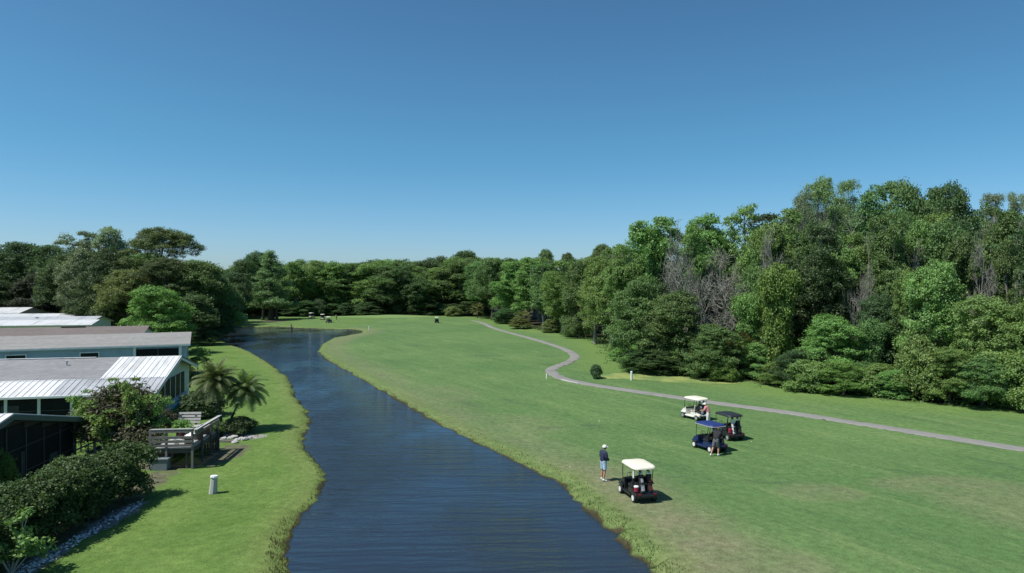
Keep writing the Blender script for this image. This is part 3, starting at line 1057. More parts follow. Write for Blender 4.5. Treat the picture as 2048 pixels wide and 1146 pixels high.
# --- the woods on the right, front rank first
T = tree
T('tufted', 1312, 93, 437, 96, 'mid', 'tall slim tree with dark tufts and a vine wrapped stem above the path woods')
T('edge', 1352, 79, 585, 125, 'oak', 'wide dark tree leafy to the ground behind the yellow algae strip')
T('edge', 1278, 83, 556, 120, 'oak', 'dark drooping tree whose low boughs overhang the grass by the path bend')
T('forest', 1222, 112, 500, 84, 'light', 'pale green tree above the low boughs by the path bend')
T('forest', 1258, 104, 492, 70, 'mid', 'tree with mid green oval crown tucked against the slim vine wrapped tree')
T('forest', 1190, 118, 515, 80, 'light', 'light leafy tree ending the shady far wall where the path comes out')
T('forest', 1410, 98, 432, 104, 'mid', 'broad mid green canopy to the right of the slim vine wrapped tree')
T('forest', 1492, 96, 414, 112, 'light', 'lighter broad canopy standing over the patch of bare grey trees')
T('bare', 1435, 89, 495, 110, 'bare', 'leafless grey tree in front of the lighter broad canopy')
T('bare', 1492, 85, 500, 120, 'bare', 'leafless grey tree beside the short vine covered stump')
T('bare', 1350, 87, 480, 90, 'bare', 'thin bare grey tree leaning behind the wide dark leafy tree')
T('bare', 1408, 79, 550, 110, 'bare', 'low tangle of bare grey limbs behind the palmetto')
T('edge', 1428, 74, 650, 95, 'oak', 'small dark tree in front of the bare grey trunks')
T('edge', 1470, 88, 600, 110, 'dark', 'dark leafy tree growing through the bare grey trees')
T('vine', 1557, 73, 531, 64, 'vine', 'bright green vine covered trunk shaped like a mushroom')
T('vine', 1497, 76, 588, 52, 'mid', 'shorter darker vine covered trunk left of the mushroom shaped one')
T('airy', 1640, 104, 358, 110, 'airy', 'tallest airy tree with open feathery top against the sky')
T('airy', 1690, 110, 362, 100, 'airy', 'airy tree just right of the tallest feathery one')
T('airy', 1605, 98, 385, 70, 'grey', 'small airy tree with sparse grey green top left of the tallest one')
T('forest', 1736, 84, 380, 100, 'oak', 'dark upright tree right of the feathery tops')
T('oak', 1805, 104, 364, 140, 'oak', 'wide spreading oak on the skyline, left half of the highest flat canopy')
T('oak', 1885, 102, 372, 120, 'dark', 'wide spreading oak on the skyline, right half of the highest flat canopy')
T('airy', 1990, 108, 388, 90, 'grey', 'pale half bare tree on the skyline near the picture corner woods')
T('airy', 2040, 104, 384, 70, 'grey', 'pale half bare tree outermost on the skyline of the right woods')
T('forest', 1580, 92, 425, 104, 'mid', 'rounded canopy behind and above the mushroom shaped vine trunk')
T('bare', 1655, 80, 430, 110, 'bare', 'leafless grey crown below the tallest feathery tree')
T('edge', 1640, 82, 490, 100, 'oak', 'tall dark leafy tree behind the mid green clump beside the mushroom shaped trunk')
T('forest', 1765, 72, 432, 92, 'oak', 'big dark tree hung with vines, middle of the right woods')
T('forest', 1700, 76, 470, 80, 'mid', 'narrow tree left of the big dark vine hung one')
T('forest', 1880, 78, 430, 118, 'mid', 'large rounded tree below the wide skyline oaks')
T('forest', 1985, 74, 415, 110, 'oak', 'large dark tree rising over the light leafy mound at the right')
T('forest', 2075, 70, 420, 120, 'dark', 'dark tree cut by the right edge of the view')
T('edge', 1865, 64, 525, 120, 'light', 'light green tree with hanging leaves in front of the large rounded tree')
T('edge', 1980, 59, 595, 140, 'light', 'light leafy mound of a tree low at the right edge of the woods')
T('edge', 2070, 56, 600, 130, 'mid', 'leafy tree low on the outermost right of the woods')
T('edge', 1660, 68, 632, 120, 'mid', 'low mid green tree with layered boughs right of the mushroom shaped trunk')
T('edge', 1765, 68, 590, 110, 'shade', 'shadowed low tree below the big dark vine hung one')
T('edge', 1575, 80, 610, 100, 'dark', 'dark leafy tree behind the foot of the mushroom shaped trunk')
for kind, px, d, top, w, col, lab in [
    ('gum', 1386, 88, 452, 52, 'mid', 'slender tree between the slim vine wrapped tree and the broad canopies'),
    ('tufted', 1545, 84, 445, 62, 'light', 'slender tufted tree rising just left above the mushroom shaped vine trunk'),
    ('gum', 1618, 80, 450, 56, 'oak', 'slender dark tree right above the mushroom shaped vine trunk'),
    ('tufted', 1688, 74, 500, 60, 'mid', 'slender vine hung tree in front of the narrow tree left of the big dark one'),
    ('gum', 1842, 72, 445, 60, 'light', 'slender pale green tree between the big dark one and the hanging light green one'),
    ('tufted', 1925, 68, 470, 64, 'oak', 'slender tree with dark tufts over the light leafy mound'),
    ('gum', 1815, 66, 540, 56, 'mid', 'short slender tree at the left side of the hanging light green tree'),
    ('gum', 2012, 66, 480, 60, 'oak', 'slender dark tree near the right edge of the woods'),
    ('tufted', 1240, 96, 520, 50, 'mid', 'slender vine hung tree above the low boughs by the path'),
    ('vine', 1745, 66, 640, 46, 'oak', 'low vine covered stump left of the shadowed low tree'),
    ('bare', 1368, 84, 440, 56, 'bare', 'thin bare grey tree reaching high beside the slim vine wrapped tree'),
    ('bare', 1538, 80, 455, 60, 'bare', 'thin bare grey tree reaching high behind the mushroom shaped trunk'),
    ('bare', 1716, 72, 470, 56, 'bare', 'thin bare grey tree in front of the big dark vine hung one'),
    ('bare', 1858, 70, 480, 60, 'bare', 'thin bare grey tree above the hanging light green tree'),
    ('bare', 1960, 66, 470, 56, 'bare', 'thin bare grey tree above the light leafy mound'),
]:
    T(kind, px, d, top, w, col, lab)
# the wall of trees that runs from the path's end to the far green
for i, (kind, px, d, top, w, col, lab) in enumerate([
    ('oak', 985, 208, 517, 80, 'oak', 'round dark tree above the vanishing end of the cart path'),
    ('forest', 1024, 190, 524, 74, 'mid', 'leafy tree just right of the vanishing end of the cart path'),
    ('gum', 1058, 178, 516, 60, 'mid', 'upright tree over the straw coloured palmetto by the path'),
    ('forest', 1088, 163, 528, 72, 'oak', 'dark tree with shaded foot along the straight stretch of path'),
    ('forest', 1124, 148, 524, 80, 'mid', 'mid green tree where the path starts to bend'),
    ('edge', 1160, 134, 522, 76, 'oak', 'dark tree overhanging the grass inside the path bend'),
    ('pine', 1205, 150, 489, 48, 'pine', 'lone umbrella shaped pine peeking over the trees at the path bend'),
    ('pine', 1092, 205, 499, 34, 'pine', 'small pine top peeking over the trees along the path'),
    ('oak', 932, 262, 502, 78, 'dark', 'dark round crown rising highest over the far tree wall'),
    ('pine', 1135, 190, 506, 30, 'pine', 'pine tip showing over the trees before the path bend'),
]):
    T(kind, px, d, top, w, col, lab)
far = [('forest', 590, 'mid', 'leafy tree in the far wall behind the cypress and its shadow'),
       ('forest', 628, 'light', 'tree in the far wall above the leftmost distant cart'),
       ('edge', 664, 'mid', 'tree in the far wall above the pair of distant carts'),
       ('forest', 702, 'oak', 'tree in the far wall left of the putting green'),
       ('gum', 738, 'light', 'narrow tree in the far wall at the left end of the putting green'),
       ('forest', 772, 'oak', 'dark tree in the far wall behind the middle of the putting green'),
       ('forest', 808, 'dark', 'darkest tree in the far wall at the right end of the putting green'),
       ('forest', 846, 'mid', 'tree in the far wall just left of the lone distant cart'),
       ('forest', 884, 'light', 'pale yellow green tree in the far wall above the lone distant cart'),
       ('gum', 918, 'oak', 'tree in the far wall right of the lone distant cart'),
       ('edge', 948, 'oak', 'tree in the far wall left of the cart path end')]
for i, (k, px, col, lab) in enumerate(far):
    T(k, px, 236 + (i * 37 % 13) - 6, 521 + (i * 53 % 17), 62 + (i * 29 % 22), col, lab)
# second and third ranks, filling the depth of the woods
gdeep = 'trees deep in the far woods'
for r_, (d0, dz) in enumerate([(254, 3), (272, 0)]):
    for i, px in enumerate(range(400 + r_ * 22, 985, 46)):
        T(['edge', 'oak', 'edge'][(i + r_) % 3], px, d0 + random.uniform(-4, 4), skyl(px) + random.uniform(-3, 7), 90, ['oak', 'dark', 'mid'][i % 3],
          'dark tree deep in the far woods, only its top showing over the front wall', gdeep)
gpath = 'trees deep behind the path wall'
for i, (px, d) in enumerate([(1000, 226), (1040, 208), (1080, 192), (1115, 178), (1150, 162), (1180, 148), (1215, 136), (1250, 126), (1290, 116), (1010, 250), (1070, 226), (1130, 205), (1190, 180), (1245, 155)]):
    T(['forest', 'gum', 'forest'][i % 3], px, d, skyl(px) + random.uniform(2, 12), 95, ['oak', 'dark', 'mid'][i % 3],
      'dark tree deep behind the trees that line the path, mostly hidden', gpath)
gright = 'trees deep in the right woods'
for i, (px, d) in enumerate([(1350, 104), (1440, 108), (1530, 104), (1600, 112), (1680, 120), (1750, 116), (1830, 118), (1920, 116), (2010, 118), (2100, 112),
                             (1540, 86), (1600, 84), (1700, 92), (1820, 88), (1930, 88), (2030, 84), (2130, 80), (1380, 90), (2160, 66), (2200, 90), (1640, 76), (1820, 74), (1900, 70), (2120, 58)]):
    T(['forest', 'edge', 'forest'][i % 3], px, d, skyl(px) + random.uniform(12, 50) + (40 if d < 93 else 0), 125, ['dark', 'oak', 'shade'][i % 3],
      'dark tree deep in the right woods, mostly hidden by the front ones', gright)

# --- trees behind the houses on the left
T('oak', -30, 184, 498, 130, 'dark', 'dark tree cut by the left edge behind the white roofs')
T('oak', 45, 182, 486, 125, 'shade', 'tall dark oak behind the farthest white roof')
T('oak', 108, 180, 492, 100, 'dark', 'dark oak between the tall dark one and the grey green tree')
T('edge', 85, 172, 545, 110, (0.05, 0.07, 0.045), 'low greyish bush like tree behind the white roof ends')
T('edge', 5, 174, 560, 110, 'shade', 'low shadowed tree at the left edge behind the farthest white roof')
T('forest', 178, 152, 466, 80, 'grey', 'left half of the pair of pale grey green trees behind the roofs')
T('forest', 232, 150, 458, 84, 'grey', 'right half of the pair of pale grey green trees beside the umbrella pine')
T('edge', 190, 138, 548, 110, (0.085, 0.13, 0.06), 'soft grey green tree low in front of the pale pair')
T('pine', 326, 132, 457, 128, 'pine', 'big umbrella shaped pine towering behind the houses')
T('oak', 255, 124, 540, 100, 'olive', 'olive tinted tree left below the big umbrella pine')
T('pine', 330, 124, 516, 100, (0.085, 0.110, 0.048), 'lower brownish pine below the big umbrella pine')
T('edge', 312, 100, 574, 120, 'bright', 'bright yellow green tree standing behind the tan roof')
T('oak', 398, 128, 522, 130, 'oak', 'rounded dark green oak between the umbrella pine and the water')
T('edge', 428, 136, 545, 110, 'mid', 'leafy oak leaning over the narrow end of the canal')
T('edge', 378, 116, 590, 100, 'dark', 'shadowed tree right of the bright yellow green one')
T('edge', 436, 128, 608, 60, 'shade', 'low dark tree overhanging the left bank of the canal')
T('cypress', 542, 206, 503, 92, 'cyp', 'pale cone shaped cypress with several trunks beside the far shore')
T('oak', 487, 226, 520, 76, 'dark', 'dark tree left behind the cone shaped cypress')
T('oak', 520, 236, 505, 70, 'dark', 'dark tree whose top shows just behind the cypress tip')
T('oak', 462, 190, 545, 70, 'shade', 'dark tree between the leaning oak and the cypress')
T('edge', 556, 242, 530, 70, 'oak', 'leafy tree right behind the cone shaped cypress')
gl = 'trees deep behind the houses'
for i, (px, d) in enumerate([(-90, 175), (-60, 210), (20, 215), (100, 210), (170, 195), (240, 180), (300, 165), (360, 160), (420, 175), (450, 215), (280, 138), (215, 128), (150, 160)]):
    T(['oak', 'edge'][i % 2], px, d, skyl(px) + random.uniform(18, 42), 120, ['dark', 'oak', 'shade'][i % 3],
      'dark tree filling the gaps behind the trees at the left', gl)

# --- shrubs along the front of the right woods
def shrub(px, py, hpx, wpx, col, label, group=None, kind='shrub'):
    x, d = gp(px, py)
    return plant(kind, x, d, hpx / F * d, wpx / F * d, col, label, group=group)


for px, py, h, w, col, lab in [
    (1448, 762, 42, 62, 'vine', 'bright rounded shrub at the left end of the shrub line'),
    (1516, 758, 72, 84, 'light', 'tall light shrub left below the mushroom shaped vine trunk'),
    (1560, 772, 45, 70, 'mid', 'low shrub in front of the mushroom shaped vine trunk'),
    (1612, 783, 52, 76, 'light', 'leafy shrub below the low layered tree'),
    (1688, 790, 66, 88, 'bright', 'bright green rounded shrub at the middle of the shrub line'),
    (1742, 792, 42, 60, 'mid', 'low shrub right of the bright rounded one'),
    (1790, 798, 50, 70, 'mid', 'plain green shrub below the shadowed low tree'),
    (1838, 800, 100, 90, 'light', 'tall light leafy shrub below the hanging light green tree'),
    (1900, 808, 90, 110, 'mid', 'big bushy shrub left of the light leafy mound'),
    (1965, 815, 95, 110, 'oak', 'big dark bushy shrub below the light leafy mound'),
    (2045, 822, 100, 110, 'mid', 'bushy shrub cut by the right edge of the view'),
    (1395, 750, 46, 80, 'dark', 'dark low shrub below the wide dark leafy tree'),
    (1320, 748, 60, 90, 'dark', 'dark rounded shrub behind the white post'),
    (1256, 722, 34, 60, 'mid', 'small weedy shrub on the grass below the overhanging boughs'),
    (1240, 706, 24, 40, 'light', 'tiny light shrub on the grass inside the path bend'),
    (1193, 756, 27, 24, 'shade', 'small dark round bush standing alone beside the cart path'),
    (1040, 657, 20, 44, 'olive', 'straw coloured palmetto like shrub by the straight path'),
    (1105, 664, 22, 40, 'olive', 'second straw coloured shrub further right along the straight path'),
    (905, 634, 18, 32, 'olive', 'yellowish shrub at the foot of the pale far tree'),
    (1010, 648, 26, 50, 'dark', 'dark shrub at the vanishing end of the cart path'),
    (1150, 672, 24, 50, 'dark', 'dark shrub below the trees where the path bends'),
]:
    shrub(px, py, h, w, col, lab)
gu = 'shrubs filling the foot of the far tree wall'
for i, px in enumerate(range(476, 966, 27)):
    d = 229 + random.uniform(-2, 3)
    plant('shrub', xat(px, d), d, random.uniform(3.6, 5.2), random.uniform(6, 9), ['shade', 'dark'][i % 2], 'shrub at the foot of the far tree wall, coloured dark for the shade there', 'shrub', gu)  # shade below the far trees is put into these shrubs' dark colour
gu2 = 'shrubs filling the foot of the right woods'
for i, (px, py) in enumerate([(1280, 744), (1360, 748), (1480, 755), (1590, 776), (1650, 782), (1760, 790), (1720, 784), (1860, 800), (1940, 806), (2000, 812), (2090, 815), (1420, 742), (1540, 752), (1640, 762), (1780, 776), (1880, 786)]):
    x, d = gp(px, py)
    plant('shrub', x, d, random.uniform(2.2, 3.8), random.uniform(3.5, 5), ['dark', 'mid', 'oak', 'shade'][i % 4], 'plain green shrub filling the foot of the right woods', 'shrub', gu2)

# ground cover at the edge of the woods
def scatter_cover(name, pts, hgt, L, W, col, seed, per=14, spread=0.35):
    g = np.random.default_rng(seed)
    pts = np.asarray(pts)
    k = len(pts)
    z = height_from(pts[:, 0], pts[:, 1], sdist(pts, WPOLY))
    c = np.column_stack([pts, z])[:, None, :] + np.stack([g.normal(0, spread, (k, per)), g.normal(0, spread, (k, per)), np.abs(g.normal(0, hgt, (k, per)))], -1)
    n = unit(np.array([0, 0, 0.8]) + g.normal(size=(k * per, 3)) * 0.8)
    v, f = leaf_quads(c.reshape(-1, 3), n, L, W, g)
    var = np.clip(np.repeat(g.random(k), per) * 0.6 + g.random(k * per) * 0.4, 0, 1)
    o = link_mesh(name, np_mesh(name, v, f, 'leaf', var), None, col)
    return tag(o, kind='stuff')


wl = np.array(WOOD[6:20])
wpts = []
for a, b in zip(wl[:-1], wl[1:]):
    L_ = np.linalg.norm(b - a)
    for k in range(int(L_ * 3.2)):
        t = random.random()
        q = a + (b - a) * t
        q = q + np.array([random.gauss(0.6, 1.0), random.gauss(0.6, 1.2)])
        wpts.append(q)
tag(scatter_cover('undergrowth', wpts, 0.28, 0.28, 0.13, (0.075, 0.135, 0.038), 5), 'low weeds and seedlings along the foot of the woods', 'undergrowth')


# grass tufts
def blades(name, pts, hmin, hmax, wid, cols, seed, lean=0.35, mat=None):
    g = np.random.default_rng(seed)
    pts = np.asarray(pts)
    k = len(pts)
    z = height_from(pts[:, 0], pts[:, 1], sdist(pts, WPOLY)) - 0.02
    base = np.column_stack([pts, z])
    a = g.uniform(0, 2 * PI, k)
    u = np.column_stack([np.cos(a), np.sin(a), np.zeros(k)])
    h = g.uniform(hmin, hmax, k)[:, None]
    tip = base + np.column_stack([g.normal(0, lean, k), g.normal(0, lean, k), np.ones(k)]) * h
    w = wid * g.uniform(0.6, 1.4, k)[:, None]
    mid = base * 0.45 + tip * 0.55 + np.array([0, 0, 0.06]) * h
    v = np.stack([base - u * w, base + u * w, mid + u * w * 0.7, tip, mid - u * w * 0.7], 1).reshape(-1, 3)
    i0 = np.arange(k)[:, None] * 5
    f = np.concatenate([i0 + np.array([0, 1, 2, 4]), i0 + np.array([4, 2, 3, 3])], 1).reshape(-1, 4)
    f4 = i0 + np.array([0, 1, 2, 4])
    f3 = i0 + np.array([4, 2, 3])
    vq = v
    # two meshes in one: keep quads, then tips as narrow quads sharing the tip
    tri = np.concatenate([f4[:, [0, 1, 2]], f4[:, [0, 2, 3]], f3], 0)
    var = np.tile(g.random(k), 3)
    o = link_mesh(name, np_mesh(name, vq, tri, mat or 'leaf', var), None, cols)
    return tag(o, kind='stuff')


def shore_points(n, side, dmin, dmax, ymax, dens_pow=1.0):
    A = WPOLY
    out = []
    L = np.linalg.norm(np.roll(A, -1, 0) - A, axis=1)
    mid = A
    y = mid[:, 1]
    w = L * (y > 8) * (y < ymax) / np.maximum(y, 15) ** dens_pow
    isl = A[:, 0] < np.interp(A[:, 1], _cy, _cx)
    w = w * (isl if side == 'l' else ~isl if side == 'r' else 1)
    w /= w.sum()
    i = rng.choice(len(A), n, p=w)
    t = rng.random(n)[:, None]
    B = np.roll(A, -1, 0)
    p = A[i] * (1 - t) + B[i] * t
    d = unit(B[i] - A[i])
    nn = np.stack([-d[:, 1], d[:, 0]], 1)
    off = rng.uniform(dmin, dmax, n)[:, None]
    q = p + nn * off
    s = sdist(q, WPOLY)
    q2 = p - nn * off
    q = np.where((s > 0)[:, None], q, q2)
    return q


tag(blades('bank_grass', shore_points(9000, 'b', 0.05, 0.4, 130, 0.6), 0.04, 0.13, 0.012, (0.115, 0.150, 0.045), 3), 'uncut grass fringing both banks of the canal', 'grass')
tag(blades('bank_grass', shore_points(5500, 'r', 0.15, 1.1, 48, 1.2), 0.04, 0.12, 0.012, (0.125, 0.185, 0.052), 4), 'pale tufty grass on the right bank near the water', 'grass')
lp = shore_points(2200, 'l', 0.05, 0.75, 34, 1.0)
lp = lp[(lp[:, 1] < 30)]
tag(blades('bank_weeds', lp, 0.05, 0.18, 0.014, (0.125, 0.110, 0.045), 6), 'reddish weeds on the left bank close to the water', 'weeds')
# short lawn blades on the near ground
pts = []
while len(pts) < 70000:
    y = random.uniform(19, 60) if random.random() < 0.75 else random.uniform(19, 38)
    x = random.uniform(-18.5, 0) if random.random() < 0.40 else random.uniform(0, 0.8 * y)
    pts.append((x, y))
pts = np.array(pts)
s_ = sdist(pts, WPOLY)
keep = (s_ > 0.4) & (np.abs(pts[:, 0]) < pts[:, 1] * 0.78)
ll = pts[:, 0] < np.interp(pts[:, 1], _cy, _cx)
tag(blades('lawn_grass', pts[keep & ll], 0.02, 0.050, 0.010, (0.110, 0.180, 0.040), 8), 'mown lawn grass on the side of the houses', 'grass')
tag(blades('fairway_grass', pts[keep & ~ll], 0.02, 0.045, 0.010, (0.104, 0.174, 0.062), 9), 'mown fairway grass on the near right', 'grass')

# ------------------------------------------------------------------ hedge and garden plants
def hedge():
    g = random.Random(5)
    o = thing('hedge', 'long dark green leafy hedge with white stones at its foot, beside the screened green porch', 'hedge', (0, 0, 0))
    lb = []
    for i in range(50):
        y = 16.0 + 16.2 * i / 49
        for k in range(3):
            x = -18.55 + g.uniform(-0.85, 0.85)
            z = [g.uniform(0.5, 1.0), g.uniform(1.1, 1.9), g.uniform(1.8, 2.15)][k]
            r = g.uniform(0.5, 0.8)
            lb.append(((x + (0.012 * (y - 26)), y + g.uniform(-.3, .3), z), (r, r, r * 0.85)))
    v, f, var, cs = crown_arrays(lb, 150000, 26, 0.22, 0.11, 0.074, 505, up=0.6, inner=0.4, zmin=0.04)
    link_mesh('foliage', np_mesh('hedge_foliage', v, f, 'leaf', var), o, (0.068, 0.130, 0.044))
    st = MB()
    for i in range(26):
        y = 18.8 + 13.5 * i / 25
        x = -18.5 + g.uniform(-.3, .5)
        st.tube([(x, y, -0.05), (x + g.uniform(-.1, .1), y + .1, 0.6), (x + g.uniform(-.4, .4), y + g.uniform(-.4, .4), 1.5)], 0.035, 0.012, 5)
    st.build('stems', 'bark', o, 60)


hedge()
plant('bushy', -23.8, 41.2, 4.0, 5.4, 'red', 'burgundy tinted bushy small tree between the hedge and the wooden deck', 'tree')
# bright shoots standing out of the burgundy tree
for (dx, dy, hh, ww, lab) in [(-2.5, 0.2, 3.7, 1.2, 'lime green shoot at the left side of the burgundy tree'), (0.9, -0.6, 4.6, 1.0, 'tall lime green shoot over the top of the burgundy tree'), (2.5, -0.2, 3.6, 1.1, 'lime green shoot between the burgundy tree and the deck'),
                             (1.6, -0.9, 3.9, 1.3, 'leafy green shoot on the deck side of the burgundy tree'), (-1.2, -1.2, 3.4, 1.3, 'leafy green shoot low on the front of the burgundy tree'), (-0.4, 0.3, 4.5, 1.2, 'slim green shoot on the crest of the burgundy tree'), (0.0, -1.8, 2.9, 1.4, 'green shoot at the foot of the burgundy tree above the hedge')]:
    plant('sapling', -23.4 + dx, 40.8 + dy, hh, ww, 'bright', lab, 'sapling')
plant('shrub', gp(396, 835)[0], 52.5, 1.9, 3.0, 'shade', 'dark clipped bush at the foot of the screened end wall', 'shrub')
plant('shrub', gp(392, 780)[0], 64.0, 2.4, 2.0, 'shade', 'dark bush behind the far corner of the screened porch', 'shrub')
xs_, ys_ = gp(478, 868)
plant('shrub', xs_, ys_, 1.15, 2.0, 'shade', 'dark rounded grassy bush at the foot of the two palms', 'shrub')
plant('shrub', *gp(432, 872), 1.0, 1.6, 'oak', 'small low bush between the deck and the left palm', 'shrub')
plant('sapling', *gp(396, 748), 3.3, 2.1, 'mid', 'thin sapling on the lawn right of the tan roofed house', 'sapling')
plant('sapling', *gp(408, 742), 2.6, 1.5, 'mid', 'shorter thin sapling beside the taller one on the lawn', 'sapling')
plant('shrub', *gp(178, 1036), 0.5, 0.7, 'olive', 'tiny yellowish plant on the white stones at the hedge foot', 'plant', name='small_plant')
plant('shrub', *gp(2, 1000), 2.6, 1.3, 'bright', 'lime green bush at the left edge above the hedge', 'shrub')
# grey branched plant in the corner
g_ = random.Random(9)
px_, py_ = gp(45, 1150)
o = thing('branchy_shrub', 'pale bare branched shrub with a few green leaves in front of the hedge', 'shrub', (px_ - 0.4, py_, 0))
st = MB()
tips = []
for i in range(11):
    a = g_.uniform(0, 2 * PI)
    e = Vector((math.cos(a) * g_.uniform(.5, 1.3), math.sin(a) * g_.uniform(.5, 1.1), g_.uniform(0.7, 2.1)))
    st.tube([(0, 0, 0), e * 0.5 + Vector((0, 0, 0.2)), e], 0.03, 0.012, 5)
    e2 = e + Vector((g_.uniform(-.4, .4), g_.uniform(-.4, .4), g_.uniform(.0, .4)))
    st.tube([e * 0.6 + Vector((0, 0, .15)), e2], 0.018, 0.008, 4)
    tips += [e, e2]
st.build('stems', simple('pale_bark', (0.42, 0.41, 0.38), 0.8, var=0.2, scale=8), o, 60)
v, f, var, cs = crown_arrays([(tuple(t), (0.22, 0.22, 0.16)) for t in tips], 1600, 16, 0.16, 0.15, 0.09, 77, zmin=0.1)
link_mesh('foliage', np_mesh('branchy_foliage', v, f, 'leaf', var), o, COLR['mid'])


def feather_palm(base, crown_h, lean, nfr, flen, label, seed):
    g = random.Random(seed)
    o = thing('palm_tree', label, 'palm', (base[0], base[1], hz(*base)))
    tb = MB()
    top = Vector((lean[0], lean[1], crown_h))
    pts = [Vector((0, 0, -0.1)), Vector((lean[0] * .15, lean[1] * .15, crown_h * .35)), Vector((lean[0] * .55, lean[1] * .55, crown_h * .7)), top]
    tb.tube(pts, [0.14, 0.10, 0.10, 0.15], n=9)
    for i in range(12):
        t = 0.65 + 0.35 * i / 12
        p = pts[2].lerp(pts[3], (t - .65) / .35)
        a = i * 2.4
        tb.tube([p, p + Vector((math.cos(a) * .2, math.sin(a) * .2, .2))], 0.03, 0.015, 4)
    tb.build('trunk', 'wood_dark', o, 60)
    vs, fs, var = [], [], []
    rb = MB()
    for i in range(nfr):
        a = i * 2.399 + g.uniform(-.2, .2)
        el = R(82) - R(88) * ((i + .5) / nfr) + g.uniform(-.1, .1)
        L = flen * g.uniform(.85, 1.1)
        p = top.copy()
        d = Vector((math.cos(a) * math.cos(el), math.sin(a) * math.cos(el), math.sin(el)))
        seg = 14
        line = [p.copy()]
        for k in range(seg):
            d = (d + Vector((0, 0, -0.10 - 0.06 * k / seg))).normalized()
            p = p + d * L / seg
            line.append(p.copy())
        rb.tube(line, 0.016, 0.005, 4, cap=False)
        fv = g.random() * 0.6
        for k in range(1, seg + 1):
            for sub in (0.0, 0.33, 0.66):
                q = line[k - 1].lerp(line[k], sub)
                dd = (line[k] - line[k - 1]).normalized()
                sd_ = dd.cross(Vector((0, 0, 1))).normalized()
                for s in (-1, 1):
                    ll_ = 0.46 * math.sin(PI * (0.12 + 0.82 * (k - 1 + sub) / seg)) * g.uniform(.85, 1.15)
                    e = q + sd_ * s * ll_ * 0.8 + dd * ll_ * .45 + Vector((0, 0, -0.35 * ll_ + g.uniform(-.04, .04)))
                    wv = dd * 0.022
                    b = len(vs)
                    vs += [q - wv, q + wv, e + wv * 0.3, e - wv * 0.3]
                    fs.append((b, b + 1, b + 2, b + 3))
                    var.append(min(1, fv + g.random() * .4))
    b = len(vs)
    vs += [Vector(x) for x in rb.v]
    fs += [tuple(b + i for i in f_) for f_ in rb.f]
    var += [0.8] * len(rb.f)
    link_mesh('fronds', np_mesh('palm_fronds', np.array([tuple(x) for x in vs]), np.array(fs), 'leaf', var), o, (0.108, 0.158, 0.058))


feather_palm(gp(443, 866), 3.45, (-0.45, 0.0), 60, 1.95, 'taller feathery palm with straight trunk beside the wooden deck', 3)
feather_palm(gp(459, 862), 2.7, (1.05, 0.1), 54, 1.8, 'shorter feathery palm leaning towards the canal', 4)


def fan_palm(x, y, h, w, label, seed, col=(0.12, 0.13, 0.055)):
    g = random.Random(seed)
    o = thing('fan_palm', label, 'palm', (x, y, hz(x, y)))
    tb = MB()
    tb.tube([(0, 0, -.1), (0.1, 0, h * .3), (0, .1, h * .6)], 0.16, 0.14, 7)
    tb.build('trunk', 'bark', o, 60)
    vs, fs, var = [], [], []
    for i in range(30):
        a = i * 2.4
        el = R(80) - R(120) * (i / 30)
        d = Vector((math.cos(a) * math.cos(el), math.sin(a) * math.cos(el), math.sin(el)))
        st_ = Vector((0, 0, h * .58))
        c = st_ + d * w * 0.32
        side = d.cross(Vector((0, 0, 1))).normalized()
        upv = side.cross(d)
        fv = g.random() * .6
        b = len(vs)
        vs += [st_ + side * .02, st_ - side * .02, c - side * .02, c + side * .02]
        fs.append((b, b + 1, b + 2, b + 3)); var.append(fv)
        for k in range(13):
            an = -1.5 + 3.0 * k / 12
            dd = (d * math.cos(an) + side * math.sin(an)).normalized()
            L = w * 0.26 * (1 - 0.25 * abs(an) / 1.5)
            e = c + dd * L + Vector((0, 0, -0.25 * L)) + upv * g.uniform(-.05, .05)
            m = c + dd * L * .5 + upv * .02
            wv = (side * math.cos(an) - d * math.sin(an)) * 0.05
            b = len(vs)
            vs += [c, m + wv, e, m - wv]
            fs.append((b, b + 1, b + 2, b + 3)); var.append(min(1, fv + g.random() * .4))
    link_mesh('fronds', np_mesh('fan_fronds', np.array([tuple(x) for x in vs]), np.array(fs), 'leaf', var), o, col)


fan_palm(xat(1478, 75), 75, 5.6, 4.2, 'straw coloured fan palm among the shrubs left of the mushroom shaped trunk', 1)
fan_palm(xat(1462, 78), 78, 4.2, 3.6, 'smaller fan palm behind the straw coloured one', 2, (0.09, 0.12, 0.05))
fan_palm(xat(1046, 164), 164, 3.6, 5.0, 'pale fan palm at the wood edge above the straight path', 3, (0.15, 0.16, 0.07))
fan_palm(xat(955, 216), 216, 4.6, 5.0, 'fan palm at the wood edge left of the path end', 4)

# ------------------------------------------------------------------ houses
def ribs(mb, x0, x1, prof, step, w=0.05, h=0.035):
    """raised seams running down a roof plane; prof = [(y,z),(y,z)]"""
    (y0, z0), (y1, z1) = prof
    L = math.hypot(y1 - y0, z1 - z0)
    ang = math.atan2(z1 - z0, y1 - y0)
    x = x0 + step / 2
    while x < x1:
        mb.box((x, (y0 + y1) / 2, (z0 + z1) / 2 + h * 0.5), (w, L, h), (ang, 0, 0))
        x += step


def slab(mb, x0, x1, prof, th=0.08):
    (y0, z0), (y1, z1) = prof
    mb.prism([(y0, z0), (y1, z1), (y1, z1 - th), (y0, z0 - th)], 'x', x0, x1)


def house_origin(px, py, z):
    x, d = gp(px, py, z)
    return (x, d, 0.0)


